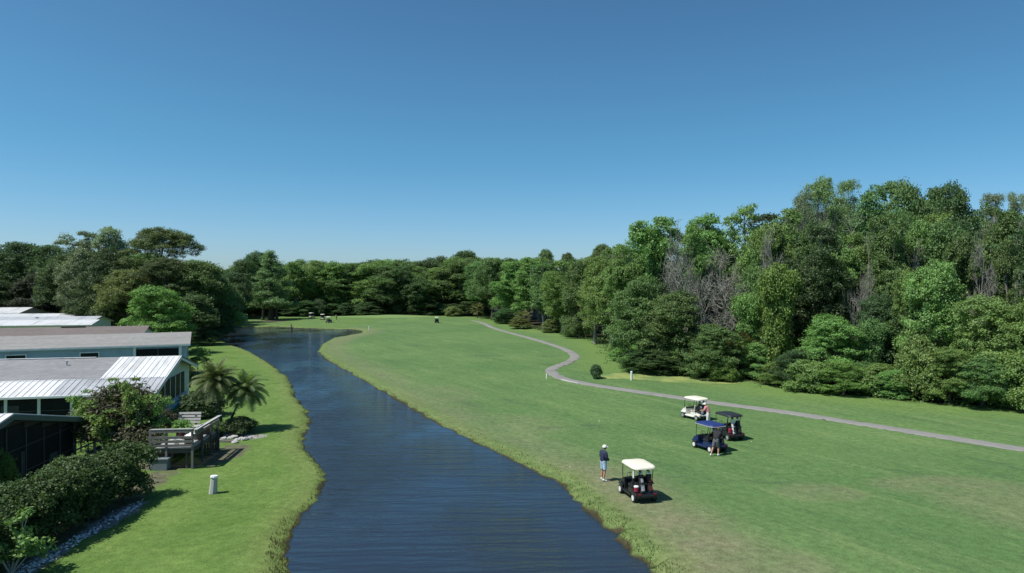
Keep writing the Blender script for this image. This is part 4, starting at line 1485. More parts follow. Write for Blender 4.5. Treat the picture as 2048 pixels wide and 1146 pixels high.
# the screened porch house nearest the middle of the row
G = house_origin(354.6, 712, 4.3)
h1 = thing('screened_house', 'house with white ribbed metal porch roof, grey shingles and dark screened end wall', 'house', G, R(13))
HW = [(-7.0, 0), (-7.0, 2.36), (-4.7, 2.98), (0, 4.16), (5.7, 2.95), (5.7, 0)]
mb = MB(); mb.prism(HW, 'x', -26, -0.35); mb.build('wall', 'grey_siding', h1)
mb = MB(); slab(mb, -26, -4.2, [(-4.75, 3.12), (0.02, 4.31)]); slab(mb, -26, 0.35, [(6.1, 2.92), (0.03, 4.31)]); r0 = mb.build('roof', 'shingle_grey', h1)
mb = MB(); slab(mb, -4.2, 0.35, [(-4.75, 3.14), (0.0, 4.325)]); ribs(mb, -4.2, 0.35, [(-4.7, 3.15), (-0.05, 4.31)], 0.42); mb.build('metal_roof_panel', 'metal_white', h1)
mb = MB(); slab(mb, -26, -6.4, [(-7.4, 2.42), (-4.6, 3.18)]); ribs(mb, -26, -6.4, [(-7.4, 2.42), (-4.6, 3.18)], 0.42); mb.build('metal_roof_panel', 'metal_white', h1)
mb = MB(); slab(mb, -6.4, 0.35, [(-7.4, 2.42), (-4.6, 3.18)]); ribs(mb, -6.4, 0.35, [(-7.4, 2.42), (-4.6, 3.18)], 0.42); tag(mb.build('metal_roof_panel', 'metal_grey', h1), 'weathered grey metal roof panel over the porch corner')
mb = MB(); mb.box((-12.85, -7.46, 2.34), (26.4, 0.12, 0.17)); mb.build('gutter', 'white_paint', h1, bevel=0.02)
for (ya, za, yb, zb) in [(-7.4, 2.30, -4.7, 3.04), (-4.7, 3.02, 0, 4.2), (0, 4.2, 6.1, 2.82)]:
    mb = MB(); mb.prism([(ya, za), (yb, zb), (yb, zb - 0.2), (ya, za - 0.2)], 'x', 0.24, 0.33); mb.build('rake_board', 'white_paint', h1)
mb = MB(); mb.box((-10, 0.02, 4.33), (8, 0.3, 0.04)); mb.box((-17, 0.02, 4.33), (3, 0.3, 0.04)); mb.build('ridge_cap', 'metal_white', h1)
# front screens between white posts
x = -25.5
while x < -0.6:
    mb = MB(); mb.box((x, -7.03, 1.2), (0.2, 0.1, 2.38)); mb.build('porch_post', 'white_paint', h1, bevel=0.01)
    x += 2.03
x = -25.5
while x < -2.0:
    mb = MB(); mb.box((x + 1.015, -7.025, 1.53), (1.80, 0.06, 1.55)); sc = mb.build('screen_panel', 'screen', h1)
    mb = MB(); mb.box((x + 1.015, -7.065, 1.35), (1.80, 0.03, 0.035)); mb.box((x + 1.015, -7.065, 0.85), (1.80, 0.03, 0.03)); mb.build('rail', 'mullion', sc)
    x += 2.03
# end wall screens
for i in range(6):
    y = -5.9 + i * 1.62
    top = 2.45 if i in (0,) else 2.62
    mb = MB(); mb.box((-0.325, y + 0.78, (0.85 + top) / 2), (0.07, 1.46, top - 0.85)); sc = mb.build('screen_panel', 'screen', h1)
    mb = MB()
    for dy in (-0.80,):
        mb.box((-0.29, y + 0.78 + dy, (0.85 + top) / 2), (0.07, 0.10, top - 0.85))
    mb.build('frame', 'white_paint', sc)
mb = MB(); mb.box((-0.315, -0.9, 0.40), (0.08, 11.2, 0.74)); tag(mb.build('skirting', 'skirt_blue', h1), 'sky blue panel below the end screens')
mb = MB(); mb.box((-14, -7.01, 0.34), (23.5, 0.09, 0.66)); mb.build('skirting', 'white_paint', h1)
for (xx, yy, zz) in [(-7.5, -1.6, 3.9), (-17.0, -2.6, 3.62), (-20.5, -1.2, 4.0)]:
    mb = MB(); mb.lathe([(0.06, zz - .1), (0.06, zz + .28), (0.10, zz + .29), (0.10, zz + .36), (0.02, zz + .4)], (xx, yy, 0), 10); mb.build('roof_vent', 'metal_grey', h1, 40)
for (xx, w_) in [(-9.0, 1.1), (-15.0, .8), (-18.0, 1.2)]:
    mb = MB(); mb.box((xx, -7.0, 1.25), (w_, .02, 1.0)); mb.build('blind', simple('blind', (0.045, 0.047, 0.048), 0.8, var=0.5), h1, loc=(0, -0.062, 0))
mb = MB(); mb.box((-13, -4.72, 3.135), (26, 0.16, 0.03)); mb.build('flashing', 'metal_grey', h1)
mb = MB(); mb.tube([(-0.55, -7.5, 2.3), (-0.5, -7.15, 2.1), (-0.5, -7.12, 0.2)], .045, n=6); mb.build('downpipe', 'white_paint', h1, 50)
mb = MB(); mb.lathe([(0.1, 4.0), (0.1, 4.35), (0.2, 4.36), (0.2, 4.5), (0.05, 4.55)], (-13.5, -4.3, -1.0), 10); mb.build('roof_vent', 'metal_grey', h1, 40)


def long_house(px, ridge_py, zr, label, rot, L, half, drop, roof_m, wall_m, front_metal=None, name='mobile_home', ribbed=False, vents=0, porch=None, back_m=None):
    Gx = house_origin(px, ridge_py, zr)
    o = thing(name, label, 'house', Gx, R(rot))
    ze = zr - drop
    mb = MB(); mb.prism([(-half + .35, 0), (-half + .35, ze), (0, zr - 0.12), (half - .35, ze), (half - .35, 0)], 'x', -L, -0.4); mb.build('wall', wall_m, o)
    fy = -half if not front_metal else -half * 0.5
    fz = ze if not front_metal else zr - drop * 0.5
    mb = MB(); slab(mb, -L, 0, [(fy, fz + .02), (0.01, zr)]); slab(mb, -L, 0, [(half, ze), (0.02, zr)])
    if ribbed:
        ribs(mb, -L, 0, [(fy, fz + .02), (0, zr)], 0.5)
    rf = mb.build('roof', roof_m, o)
    if front_metal:
        mb = MB(); slab(mb, -L, 0.6, [(-half - .6, ze - .12), (fy + .05, fz + .05)]); ribs(mb, -L, 0.6, [(-half - .6, ze - .12), (fy + .05, fz + .05)], 0.5)
        mb.build('metal_roof_panel', front_metal, o)
    mb = MB(); mb.box((-L / 2, -half - .03, ze - 0.10), (L, 0.10, 0.16)); mb.build('gutter', 'white_paint', o)
    if front_metal:
        for xx in (-9, -16, -24):
            mb = MB(); mb.box((xx, -half * .22, zr - drop * .22 + .1), (1.3 if xx == -16 else .4, .9 if xx == -16 else .35, .14)); mb.build('skylight' if xx == -16 else 'roof_vent', 'dark_trim' if xx == -16 else 'stone', rf)
    for k in range(vents):
        mb = MB(); mb.box((-8.5 - k * 11, -0.35, zr + 0.0), (2.6, 0.35, 0.16)); mb.build('roof_vent', 'dark_trim', rf)
    return o, ze


h2, ze2 = long_house(383, 663.5, 5.0, 'pale blue house with a tan shingle roof behind the screened porch house', 24, 44, 5.2, 0.95, 'shingle_tan', 'blue_siding')
# porch opening and windows of the blue house
mb = MB(); mb.box((-3.0, -4.9, 2.7), (3.9, 0.12, 1.9)); sc = mb.build('porch_screen', 'screen', h2)
mb = MB(); mb.box((-3.0, -4.98, 2.5), (3.9, 0.05, 0.06)); mb.box((-3.0, -4.98, 2.7), (0.08, 0.05, 1.9)); mb.build('frame', 'mullion', sc)
for xx in (-0.95, -5.1):
    mb = MB(); mb.box((xx, -4.95, 2.0), (0.26, 0.24, 4.0)); mb.build('porch_post', 'white_paint', h2)
for xx in (-9, -15, -22, -30):
    mb = MB(); mb.box((xx, -4.875, 2.9), (1.5, 0.08, 1.1)); wn = mb.build('window', 'glass_dark', h2)
    mb = MB()
    for dz in (-0.6, 0.6):
        mb.box((xx, -4.9, 2.9 + dz), (1.7, 0.1, 0.1))
    for dx in (-0.8, 0.8):
        mb.box((xx + dx, -4.9, 2.9), (0.1, 0.096, 1.12))
    mb.build('frame', 'white_paint', wn)
mb = MB(); mb.box((-0.9, -4.9, 0.75), (0.7, 0.6, 1.5)); tag(mb.build('stone_pier', 'stone', h2), 'stone pier below the white corner post')
long_house(299, 651, 4.9, 'house with a dull brown roof and two black ridge vents behind the tan roofed one', 20, 52, 5.0, 0.95, 'shingle_brown', 'white_paint', vents=2)
long_house(204, 632, 5.2, 'house with a pale grey roof and white ribbed porch panels behind the brown roofed one', 11, 60, 5.2, 1.0, 'metal_grey', 'white_paint', front_metal='metal_white')
long_house(160, 626.5, 5.1, 'house with a low white roof behind the pale grey roofed one', 10, 60, 4.6, 0.9, 'metal_white', 'white_paint', ribbed=True)
long_house(66, 614.5, 5.4, 'farthest house of the row with a bright white seamed roof', 9, 60, 5.4, 1.1, 'metal_white', 'white_paint', ribbed=True)

# the dark green screened porch in the corner
G0 = house_origin(22, 827, 4.0)
h0 = thing('green_porch_house', 'dark green screened porch with a white roof, nearest house behind the hedge', 'house', G0, R(8))
mb = MB(); mb.prism([(-6.6, 0), (-6.6, 2.45), (0, 3.82), (6.7, 2.45), (6.7, 0)], 'x', -16, -0.32); mb.build('wall', 'dark_trim', h0)
mb = MB(); slab(mb, -16, 0.1, [(-7.0, 2.5), (0, 4.0)]); ribs(mb, -16, 0.1, [(-7.0, 2.5), (0, 4.0)], 0.5); slab(mb, -16, 0.1, [(7.1, 2.5), (0.02, 4.0)]); ribs(mb, -16, 0.1, [(7.1, 2.5), (0.02, 4.0)], 0.5); mb.build('roof', 'metal_white', h0)
for s in (-1, 1):
    mb = MB(); mb.prism([(0, 3.96), (s * 7.1, 2.46), (s * 7.1, 2.2), (0, 3.70)], 'x', -0.08, 0.15); mb.build('rake_board', 'green_trim', h0)
for i in range(8):
    y = -6.5 + i * 1.64
    yc = y + 0.82
    top = 3.62 - abs(yc) * 0.205 - 0.18
    mb = MB(); mb.box((-0.31, yc, top / 2 + 0.02), (0.05, 1.58, top)); sc = mb.build('screen_panel', 'screen', h0)
    mb = MB(); mb.box((-0.27, y + 0.02, top / 2), (0.09, 0.07, top)); mb.box((-0.27, yc, 0.85), (0.06, 1.57, 0.05)); mb.box((-0.27, yc, 2.1), (0.05, 1.57, 0.035))
    mb.build('frame', 'mullion', sc)
mb = MB(); mb.box((-0.30, 6.62, 1.2), (0.2, 0.22, 2.4)); mb.build('corner_post', 'green_trim', h0)
for (yy, zz, ww, hh) in [(1.6, 1.1, 0.5, 1.5), (-1.2, 0.9, 0.9, 0.25), (4.4, 0.8, 0.8, 0.6)]:
    mb = MB(); mb.box((-0.275, yy, zz), (0.012, ww, hh)); mb.build('curtain', simple('curtain', (0.05, 0.052, 0.05), 0.8, var=0.4), h0)

# ------------------------------------------------------------------ deck
D0 = gp(383, 937)
M['wood_top_lit'] = simple('wood_top_lit', (0.40, 0.39, 0.375), 0.85, var=0.22, scale=4, spec=0.2, dirt=(0.2, 0.19, 0.17, 0.5))  # same wood, paler: light on the upper faces put into the colour
dk = thing('wooden_deck', 'weathered grey raised wooden deck with plank benches between the burgundy tree and the palms', 'deck', (D0[0], D0[1], 0), R(6))
DX, DY, DZ = -2.0, 4.2, 1.12     # runs to the left and away from the near right corner
mb = MB()
k = 0
while k * 0.15 < DY:
    mb.box((DX / 2, 0.07 + k * 0.15, DZ + random.uniform(-.006, .006)), (-DX, 0.135, 0.035)); k += 1
mb.build('floor', 'wood_top_lit', dk)
mb = MB(); mb.box((DX / 2, 0.02, DZ - 0.15), (-DX, 0.05, 0.22)); mb.box((-0.02, DY / 2, DZ - 0.15), (0.05, DY - .1, 0.22)); mb.box((DX + .03, DY / 2, DZ - .15), (.05, DY - .1, .22)); mb.build('joist', 'wood_dark', dk)
for (px_, py_, hh, mt) in [(0.06, -.04, 2.2, 'wood_old_shaded'), (-0.28, 0.1, 1.0, 'wood_dark'), (-1.3, -.04, 2.2, 'wood_old_shaded'), (-2.15, -.04, 2.2, 'wood_old_shaded'), (0.06, 1.5, 1.95, 'wood_dark'), (0.06, 3.0, 1.95, 'wood_dark'), (0.06, 4.2, 1.95, 'wood_dark'), (-2.2, 2.2, 1.0, 'wood_dark'), (-2.1, 4.22, 2.2, 'wood_old_shaded'), (-1.2, 4.22, 2.2, 'wood_old_shaded')]:
    mb = MB(); mb.box((px_, py_, hh / 2 - .1), (0.11, 0.11, hh + .2)); mb.build('post', mt, dk)
mb = MB(); mb.tube([(-1.25, .1, -.1), (-1.0, .1, 1.0)], .04, n=5); mb.build('brace', 'wood_dark', dk)
for zz in (1.30, 1.52, 1.74, 2.08):
    mb = MB(); mb.box((DX / 2, -0.115, zz), (-DX + .2, 0.035, 0.14)); mb.build('rail', 'wood_old_shaded', dk)
mb = MB(); mb.box((DX / 2, -0.06, 2.19), (-DX + .2, 0.17, 0.04)); mb.build('rail_cap', 'wood_top_lit', dk)
# bench along the canal side: three seat planks and a sloping back plank
mb = MB()
for xx, zz in ((-.50, 1.62), (-.34, 1.62), (-.18, 1.62)):
    mb.box((xx, DY / 2 + .1, zz), (0.14, DY - .3, 0.04))
mb.build('bench_seat', 'wood_top_lit', dk)
mb = MB(); mb.box((0.10, DY / 2, 1.82), (0.035, DY, 0.13), (0, R(18), 0)); mb.box((0.17, DY / 2, 2.02), (0.035, DY, 0.13), (0, R(18), 0)); mb.build('bench_back', 'wood_old_shaded', dk)
mb = MB(); mb.box((0.20, DY / 2, 2.12), (0.24, DY, 0.04), (0, R(-8), 0)); mb.build('rail_cap', 'wood_top_lit', dk)
for yy in (.5, 2.0, 3.5):
    mb = MB(); mb.box((-.34, yy, 1.37), (.4, .08, .48)); mb.build('bench_leg', 'wood_dark', dk)
# bench across the far side, with a slatted back
mb = MB()
for yy in (3.85, 3.69, 3.53, 3.37):
    mb.box((-1.3, yy, 1.62), (1.7, 0.13, 0.04))
mb.build('bench_seat', 'wood_top_lit', dk)
mb = MB()
for k in range(4):
    mb.box((-1.55, 4.08 + .06 * k, 1.78 + .17 * k), (1.3, 0.035, 0.13), (R(-20), 0, 0))
mb.build('bench_back', 'wood_top_lit', dk)
for xx in (-2.0, -1.3, -.7):
    mb = MB(); mb.box((xx, 3.6, 1.37), (.08, .5, .48)); mb.build('bench_leg', 'wood_dark', dk)
mb = MB()
for k in range(14):
    mb.box((DX + .1 + k * .155, DY - .02, .52), (.14, .03, .98))
for k in range(26):
    mb.box((DX + .02, .1 + k * .155, .52), (.03, .14, .98))
mb.build('added_shade_board', 'wood_dark', dk)  # boards added at back and left to darken the space under the deck
# white sheet over the canal-side bench, a bucket and a potted plant on the boards
def on_deck(p):
    q = Matrix.Rotation(R(6), 3, 'Z') @ Vector(p)
    return (D0[0] + q.x, D0[1] + q.y, q.z)
P, n_ = [], 9
for i in range(n_):
    for j in range(n_):
        u_, v_ = i / (n_ - 1), j / (n_ - 1)
        x_ = -.62 + .95 * u_
        zz = 1.66 + max(0, (u_ - .55)) * 1.15 + .02 * math.sin(v_ * 14 + u_ * 5)
        P.append((min(x_, -.02 + .12 * u_), 0.35 + 1.25 * v_ + .05 * math.sin(u_ * 7), zz))
mb = MB(); mb.add(P, [(i * n_ + j, i * n_ + j + 1, (i + 1) * n_ + j + 1, (i + 1) * n_ + j) for i in range(n_ - 1) for j in range(n_ - 1)])
sh_ = mb.build('sheet', 'towel', None, 70, loc=on_deck((0, 0, 0)), rot=(0, 0, R(6)))
sm = sh_.modifiers.new('thick', 'SOLIDIFY'); sm.thickness = .015
tag(sh_, 'white sheet draped over the canal side bench of the wooden deck', 'sheet')
bk = thing('bucket', 'white bucket standing on the wooden deck boards behind the front rail', 'bucket', on_deck((-1.0, .55, 1.14)))
mb = MB(); mb.lathe([(.13, 0), (.17, .34), (.18, .36), (.165, .36), (.125, .04)], n=16); mb.build('body', 'white_paint', bk, 40)
mb = MB(); mb.tube([(-.18, 0, .33), (-.12, .02, .47), (0, .03, .52), (.12, .02, .47), (.18, 0, .33)], .008, n=5); mb.build('handle', 'steel', bk, 40)
pp = thing('potted_plant', 'lime leaved potted plant on the wooden deck in front of the slatted bench back', 'plant', on_deck((-1.45, 2.6, 1.14)))
mb = MB(); mb.lathe([(.12, 0), (.17, .28), (.185, .29), (.185, .33), (.15, .33), (.14, .27)], n=14); mb.build('pot', 'bag_maroon', pp, 40)
v, f, var, cs = crown_arrays([((g_.uniform(-.3, .3), g_.uniform(-.3, .3), g_.uniform(.5, 1.0)), (.25, .25, .2)) for _ in range(7)], 700, 14, .15, .16, .09, 78, zmin=.3)
link_mesh('foliage', np_mesh('potted_foliage', v, f, 'leaf', var), pp, COLR['bright'])
# stair rail beside the green porch
rl = thing('stair_railing', 'short weathered wooden stair railing beside the corner of the dark green porch', 'railing', (*gp(168, 925), 0), R(10))
for i, (xx, hh) in enumerate([(-.6, 1.15), (0.55, 1.65), (1.9, 1.65)]):
    mb = MB(); mb.box((xx, 0, hh / 2), (0.11, 0.11, hh)); mb.build('post', 'wood_old_shaded', rl)
mb = MB(); mb.prism([(-.65, 1.08), (.55, 1.6), (.55, 1.5), (-.65, .98)], 'y', -.08, .08); mb.prism([(-.6, .7), (.55, 1.2), (.55, 1.1), (-.6, .6)], 'y', -.03, .03); mb.box((1.25, 0, 1.6), (1.5, 0.16, 0.06)); mb.box((1.25, 0, 1.2), (1.4, 0.05, 0.1)); mb.build('handrail', 'wood_old_shaded', rl)
mb = MB()
for i in range(4):
    mb.box((-.35 + i * .28, 0.65, 0.14 + i * .17), (0.3, 1.0, 0.05))
mb.build('tread', 'wood_old_shaded', rl)
# storage bin under the deck's near side
bn = gp(322, 939)
so = thing('storage_bin', 'dull blue grey plastic storage bin on the ground under the deck front', 'bin', (bn[0], bn[1], 0), R(5))
mb = MB(); mb.prism([(-.42, 0), (.42, 0), (.46, .58), (-.46, .58)], 'y', -.3, .3); mb.build('body', 'bin_grey', so, bevel=0.02)
mb = MB(); mb.box((0, 0, .62), (1.0, .68, .08)); mb.build('lid', 'bin_grey', so, bevel=0.02)
# pale beam on the ground beside the deck
mb = MB(); mb.box((0, 0, 0.07), (2.1, 0.16, 0.14))
x_, y_ = gp(438, 884)
tag(mb.build('timber', 'wood_old_shaded', None, bevel=0.01, loc=(x_, y_, hz(x_, y_)), rot=(0, 0, R(-8))), 'pale timber lying on the mulch between the deck and the palm shadow', 'timber')

# pedestal on the lawn
x_, y_ = gp(426, 986)
pd = thing('utility_pedestal', 'short leaning grey utility pedestal with a pale cap on the lawn', 'pedestal', (x_, y_, hz(x_, y_)))
pd.rotation_euler = (0, R(4), R(20))
mb = MB(); mb.lathe([(0.20, -.05), (0.19, 0.05), (0.155, 0.70), (0.15, 0.76)], n=8); mb.build('body', 'concrete', pd, 30)
mb = MB(); mb.lathe([(0.18, 0.76), (0.19, 0.80), (0.17, 0.86), (0.05, 0.89)], n=8); mb.build('cap', 'white_paint', pd, 30)


def post(px, py, h, r, label, name='marker_post', mat='white_paint'):
    x, y = gp(px, py)
    mb = MB(); mb.tube([(0, 0, -.1), (0, 0, h * .96), (0, 0, h)], [r, r, r * .6], n=10)
    return tag(mb.build(name, mat, None, 40, loc=(x, y, hz(x, y))), label, 'post')


post(1263, 760, 0.95, 0.12, 'white marker post in front of the yellow algae strip')
post(1093, 757, 0.6, 0.05, 'thin pale stake at the tight inner bend of the cart path', 'stake')
post(738, 661, 0.9, 0.10, 'small white post on the tip of grass beside the far water')
x_, y_ = gp(585, 656)
mb = MB(); mb.tube([(0, 0, -.3), (.05, 0, .5), (0, .05, 1.3)], .22, .10, 7); mb.tube([(.1, 0, -.2), (.3, 0, .25), (.5, 0, .7)], .14, .05, 6)
tag(mb.build('cypress_knee', 'wood_dark', None, 60, loc=(x_, y_ - 1.0, WATER)), 'dark cypress knee standing at the edge of the far water', 'stump')
# little mound below the cypress
# stones
def rock(x, y, r, label, group=None, mat='stone'):
    bm = bmesh.new()
    bmesh.ops.create_icosphere(bm, subdivisions=2, radius=r)
    for v in bm.verts:
        v.co *= 1 + random.uniform(-.2, .2)
        v.co.z *= .55
    me = bpy.data.meshes.new('rock')
    bm.to_mesh(me); bm.free()
    me.materials.append(M[mat])
    o = link_mesh('rock', me)
    o.location = (x, y, hz(x, y) + r * .2)
    return tag(o, label, 'rock', group)


for i, (px, py) in enumerate([(452, 873), (460, 878), (468, 876), (474, 881), (482, 878), (490, 880), (448, 879), (464, 871), (500, 877), (470, 886)]):
    rock(*gp(px, py), random.uniform(.16, .3), 'pale grey rock edging the bed at the foot of the palms', 'rocks round the palm bed', 'concrete')
gpts = []
for i in range(420):
    t = random.random()
    gpts.append((-17.2 + random.gauss(0, .16), random.choice((30.3, 27.2, 24.4, 22.0, 20.0)) + random.gauss(0, .75)))
vs, fs = [], []
for (x, y) in gpts:
    r = random.uniform(.02, .055)
    b = len(vs)
    z = undul(x, y)
    a = random.uniform(0, 1.5)
    c_, s__ = math.cos(a), math.sin(a)
    pts_ = [(-1, -.7, 0), (1, -.8, 0), (1, .8, 0), (-1, .7, 0), (-.6, -.5, .9), (.7, -.4, .8), (.6, .5, .9), (-.5, .4, .7)]
    vs += [(x + r * (p[0] * c_ - p[1] * s__), y + r * (p[0] * s__ + p[1] * c_), z + r * p[2] * .8) for p in pts_]
    fs += [tuple(b + i for i in q) for q in [(4, 5, 6, 7), (0, 1, 5, 4), (1, 2, 6, 5), (2, 3, 7, 6), (3, 0, 4, 7)]]
tag(link_mesh('gravel', np_mesh('gravel', np.array(vs), np.array(fs), 'white_paint')), 'white stones along the foot of the hedge', 'gravel', kind='stuff')

# fallen leaves and specks on the fairway
lv = []
for (px, py) in [(1262, 852), (1198, 842), (1266, 877), (1306, 851), (1503, 885), (1406, 1028), (1140, 935), ]:
    lv.append(gp(px, py))
v, f = leaf_quads(np.array([(x, y, undul(x, y) + .05) for x, y in lv]), unit(np.array([0, 0, 1.0]) + rng.normal(size=(len(lv), 3)) * .2), .12, .06, rng)
tag(link_mesh('leaf_litter', np_mesh('leaf_litter', v, f, 'towel')), 'a few pale leaves scattered on the fairway', 'leaves', kind='stuff')

# ------------------------------------------------------------------ golf carts
def cart(loc, heading, label, body, canopy, edge, seat, rim, strut='strut_black', detail=True, red=False, group='golf carts on the course'):
    o = thing('golf_cart', label, 'golf cart', (loc[0], loc[1], hz(*loc)), heading, group)
    o.scale = (0.92, 0.94, 0.91)
    # body: tub with seat box and rear deck
    mb = MB()
    mb.prism([(0.62, .26), (0.62, .34), (0.02, .34), (-.02, .62), (-.55, .64), (-.62, .56), (-1.12, .52), (-1.17, .44), (-1.15, .28), (-.9, .24)], 'y', -.50, .50)
    mb.box((-.86, .535, .46), (.62, .09, .16)); mb.box((-.86, -.535, .46), (.62, .09, .16))
    mb.box((0.1, .53, .28), (1.05, .07, .1)); mb.box((0.1, -.53, .28), (1.05, .07, .1))
    mb.build('body', body, o, bevel=0.03)
    mb = MB()
    mb.prism([(0.56, .26), (1.13, .28), (1.17, .42), (1.12, .60), (0.96, .76), (0.72, .90), (0.62, .88), (0.58, .6)], 'y', -.46, .46)
    mb.box((.84, .52, .50), (.52, .12, .12)); mb.box((.84, -.52, .50), (.52, .12, .12))
    mb.build('front_cowl', body, o, bevel=0.04)
    mb = MB(); mb.box((.60, 0, .86), (.10, .9, .12)); mb.build('dashboard', 'vinyl_black', o, bevel=0.02)
    mb = MB(); mb.box((-.24, 0, .71), (.52, 1.02, .15)); mb.build('seat', seat, o, bevel=0.045)
    mb = MB(); mb.box((-.52, 0, 1.02), (.12, 1.02, .40), (0, R(-8), 0)); mb.build('backrest', seat, o, bevel=0.045)
    for y in (-.5, .5):
        mb = MB(); mb.tube([(-.3, y, .72), (-.34, y, .92), (-.5, y, .95)], .018, n=6); mb.build('armrest', strut, o, 50)
    # roof: shallow dome with a rolled edge
    mb = MB()
    n = 32
    rings = []
    def ring(sc, z):
        pts = []
        for j in range(n):
            a = 2 * PI * j / n
            ca, sa = math.cos(a), math.sin(a)
            e = 0.38
            px = math.copysign(abs(ca) ** e, ca) * 0.92 * sc
            py = math.copysign(abs(sa) ** e, sa) * 0.60 * sc
            pts.append((px - .12, py, z - 0.02 * (px > .6)))
        return pts
    zs = [(0.95, 1.70), (1.0, 1.685), (1.03, 1.70), (1.02, 1.76), (0.97, 1.805), (0.88, 1.83), (0.65, 1.85), (0.35, 1.86), (0.02, 1.863)]
    allp = []
    for s, z in zs:
        allp += ring(s, z)
    fs = []
    for i in range(len(zs) - 1):
        for j in range(n):
            fs.append((i * n + j, i * n + (j + 1) % n, (i + 1) * n + (j + 1) % n, (i + 1) * n + j))
    fs += [tuple(range(n - 1, -1, -1)), tuple((len(zs) - 1) * n + j for j in range(n))]
    mb.add(allp, fs)
    rf = mb.build('roof', canopy, o, 50)
    if edge:
        mb = MB()
        pts = ring(1.035, 1.71)
        mb.tube(pts + [pts[0]], .032, n=6, cap=False)
        mb.build('edge_trim', edge, rf, 50)
    for y in (-.5, .5):
        mb = MB(); mb.tube([(.78, y * .9, .80), (.70, y, 1.3), (.62, y, 1.78)], .020, n=6); mb.build('roof_strut', strut, o, 50)
        mb = MB(); mb.tube([(-.62, y, .56), (-.68, y, 1.2), (-.80, y, 1.78)], .022, n=6); mb.build('roof_strut', strut, o, 50)
    if detail:
        mb = MB(); mb.tube([(-.7, -.5, 1.3), (-.7, .5, 1.3)], .016, n=6); mb.tube([(-1.08, -.42, .98), (-1.08, .42, .98)], .018, n=6); mb.tube([(-.66, -.42, .98), (-1.08, -.42, .98)], .015, n=6); mb.tube([(-.66, .42, .98), (-1.08, .42, .98)], .015, n=6); mb.build('bag_rack', strut, o, 50)
        mb = MB(); mb.tube([(.58, .24, .86), (.32, .24, 1.06)], .018, n=6); col_ = mb.build('steering_column', strut, o, 50)
        mb = MB()
        pts = []
        for j in range(17):
            a = 2 * PI * j / 16
            q = Euler((0, R(-52), 0)).to_matrix() @ Vector((math.cos(a) * .17, math.sin(a) * .17, 0))
            pts.append((q.x + .32, q.y + .24, q.z + 1.06))
        mb.tube(pts, .014, n=5, cap=False); mb.tube([pts[0], pts[8]], .012, n=5); mb.build('steering_wheel', 'vinyl_black', col_, 50)
        mb = MB(); mb.box((-1.185, 0, .36), (.05, 1.0, .12)); mb.build('rear_bumper', 'rubber', o, bevel=0.015)
        mb = MB(); mb.box((1.19, 0, .34), (.05, .9, .1)); mb.build('front_bumper', 'rubber', o, bevel=0.015)
        for y in (-.40, .40):
            mb = MB(); mb.box((-1.19, y, .49), (.03, .16, .06)); mb.build('tail_light', 'lamp_red', o)
        for y in (-.32, .32):
            mb = MB(); mb.lathe([(.01, 1.165), (.07, 1.16), (.08, 1.14)], (0.0, y, .53), 10, 'x'); mb.build('headlight', 'rim_white', o, 40)
        mb = MB(); mb.prism([(-.62, .84), (-.86, .88), (-.86, 1.02), (-.62, 1.02)], 'y', -.46, .46); mb.build('sweater_basket', 'strut_black', o)
    for x in (-.80, .84):
        for y in (-.50, .50):
            w = MB(); w.lathe([(.12, -.10), (.20, -.105), (.225, -.08), (.23, 0), (.225, .08), (.20, .105), (.12, .10)], (x, y, .23), 20, 'y')
            wo = w.build('wheel', 'rubber', o, 40)
            s = 1 if y > 0 else -1
            rm = MB(); rm.lathe([(.135, s * .06), (.138, s * .112), (.10, s * .118), (.05, s * .104), (.02, s * .115)], (x, y, .23), 16, 'y')
            rm.build('rim', rim, wo, 40)
    return o


def world_of(loc, heading, p):
    c, s = math.cos(heading), math.sin(heading)
    z = hz(*loc)
    p = (p[0] * 0.92, p[1] * 0.94, p[2] * 0.91)
    return (loc[0] + p[0] * c - p[1] * s, loc[1] + p[0] * s + p[1] * c, z + p[2])


def golf_bag(loc, heading, y, m1, m2, label, seed):
    g = random.Random(seed)
    w = world_of(loc, heading, (-1.0, y, .53))
    o = thing('golf_bag', label, 'golf bag', w, heading, 'golf bags strapped on the carts')
    o.rotation_euler = (0, R(14), heading)
    o.scale = (0.93,) * 3
    o['label'] = label
    mb = MB(); mb.lathe([(.12, 0), (.13, .03), (.12, .35), (.125, .68), (.145, .74), (.145, .86), (.12, .86)], n=14); bd = mb.build('body', m1, o, 40)
    mb = MB(); mb.box((-.13, 0, .24), (.09, .17, .36)); mb.build('pocket', m2, bd, bevel=.03)
    mb = MB(); mb.box((-.12, .0, .58), (.06, .13, .2)); mb.build('pocket', m2, bd, bevel=.02)
    for k in range(9):
        a = k * 2.4
        rr = .03 + .065 * math.sqrt(k / 9)
        bx, by = rr * math.cos(a), rr * math.sin(a)
        h = g.uniform(.90, 1.0) + (.06 if k < 3 else 0)
        mb = MB(); mb.tube([(bx, by, .8), (bx * 1.3, by * 1.3, h)], .008, n=5)
        c = mb.build('club', 'steel', o, 50)
        mb = MB()
        if k < 3:
            mb.lathe([(.01, -.06), (.045, -.03), (.055, .02), (.035, .07), (.01, .09)], (bx * 1.3, by * 1.3, h), 10); mb.build('head_cover', [m2, 'bag_black', 'towel'][k], c, 50)
        else:
            mb.box((bx * 1.3 + .02, by * 1.3, h), (.085, .02, .045), (0, .3, a)); mb.build('club_head', 'steel', c)
    return o


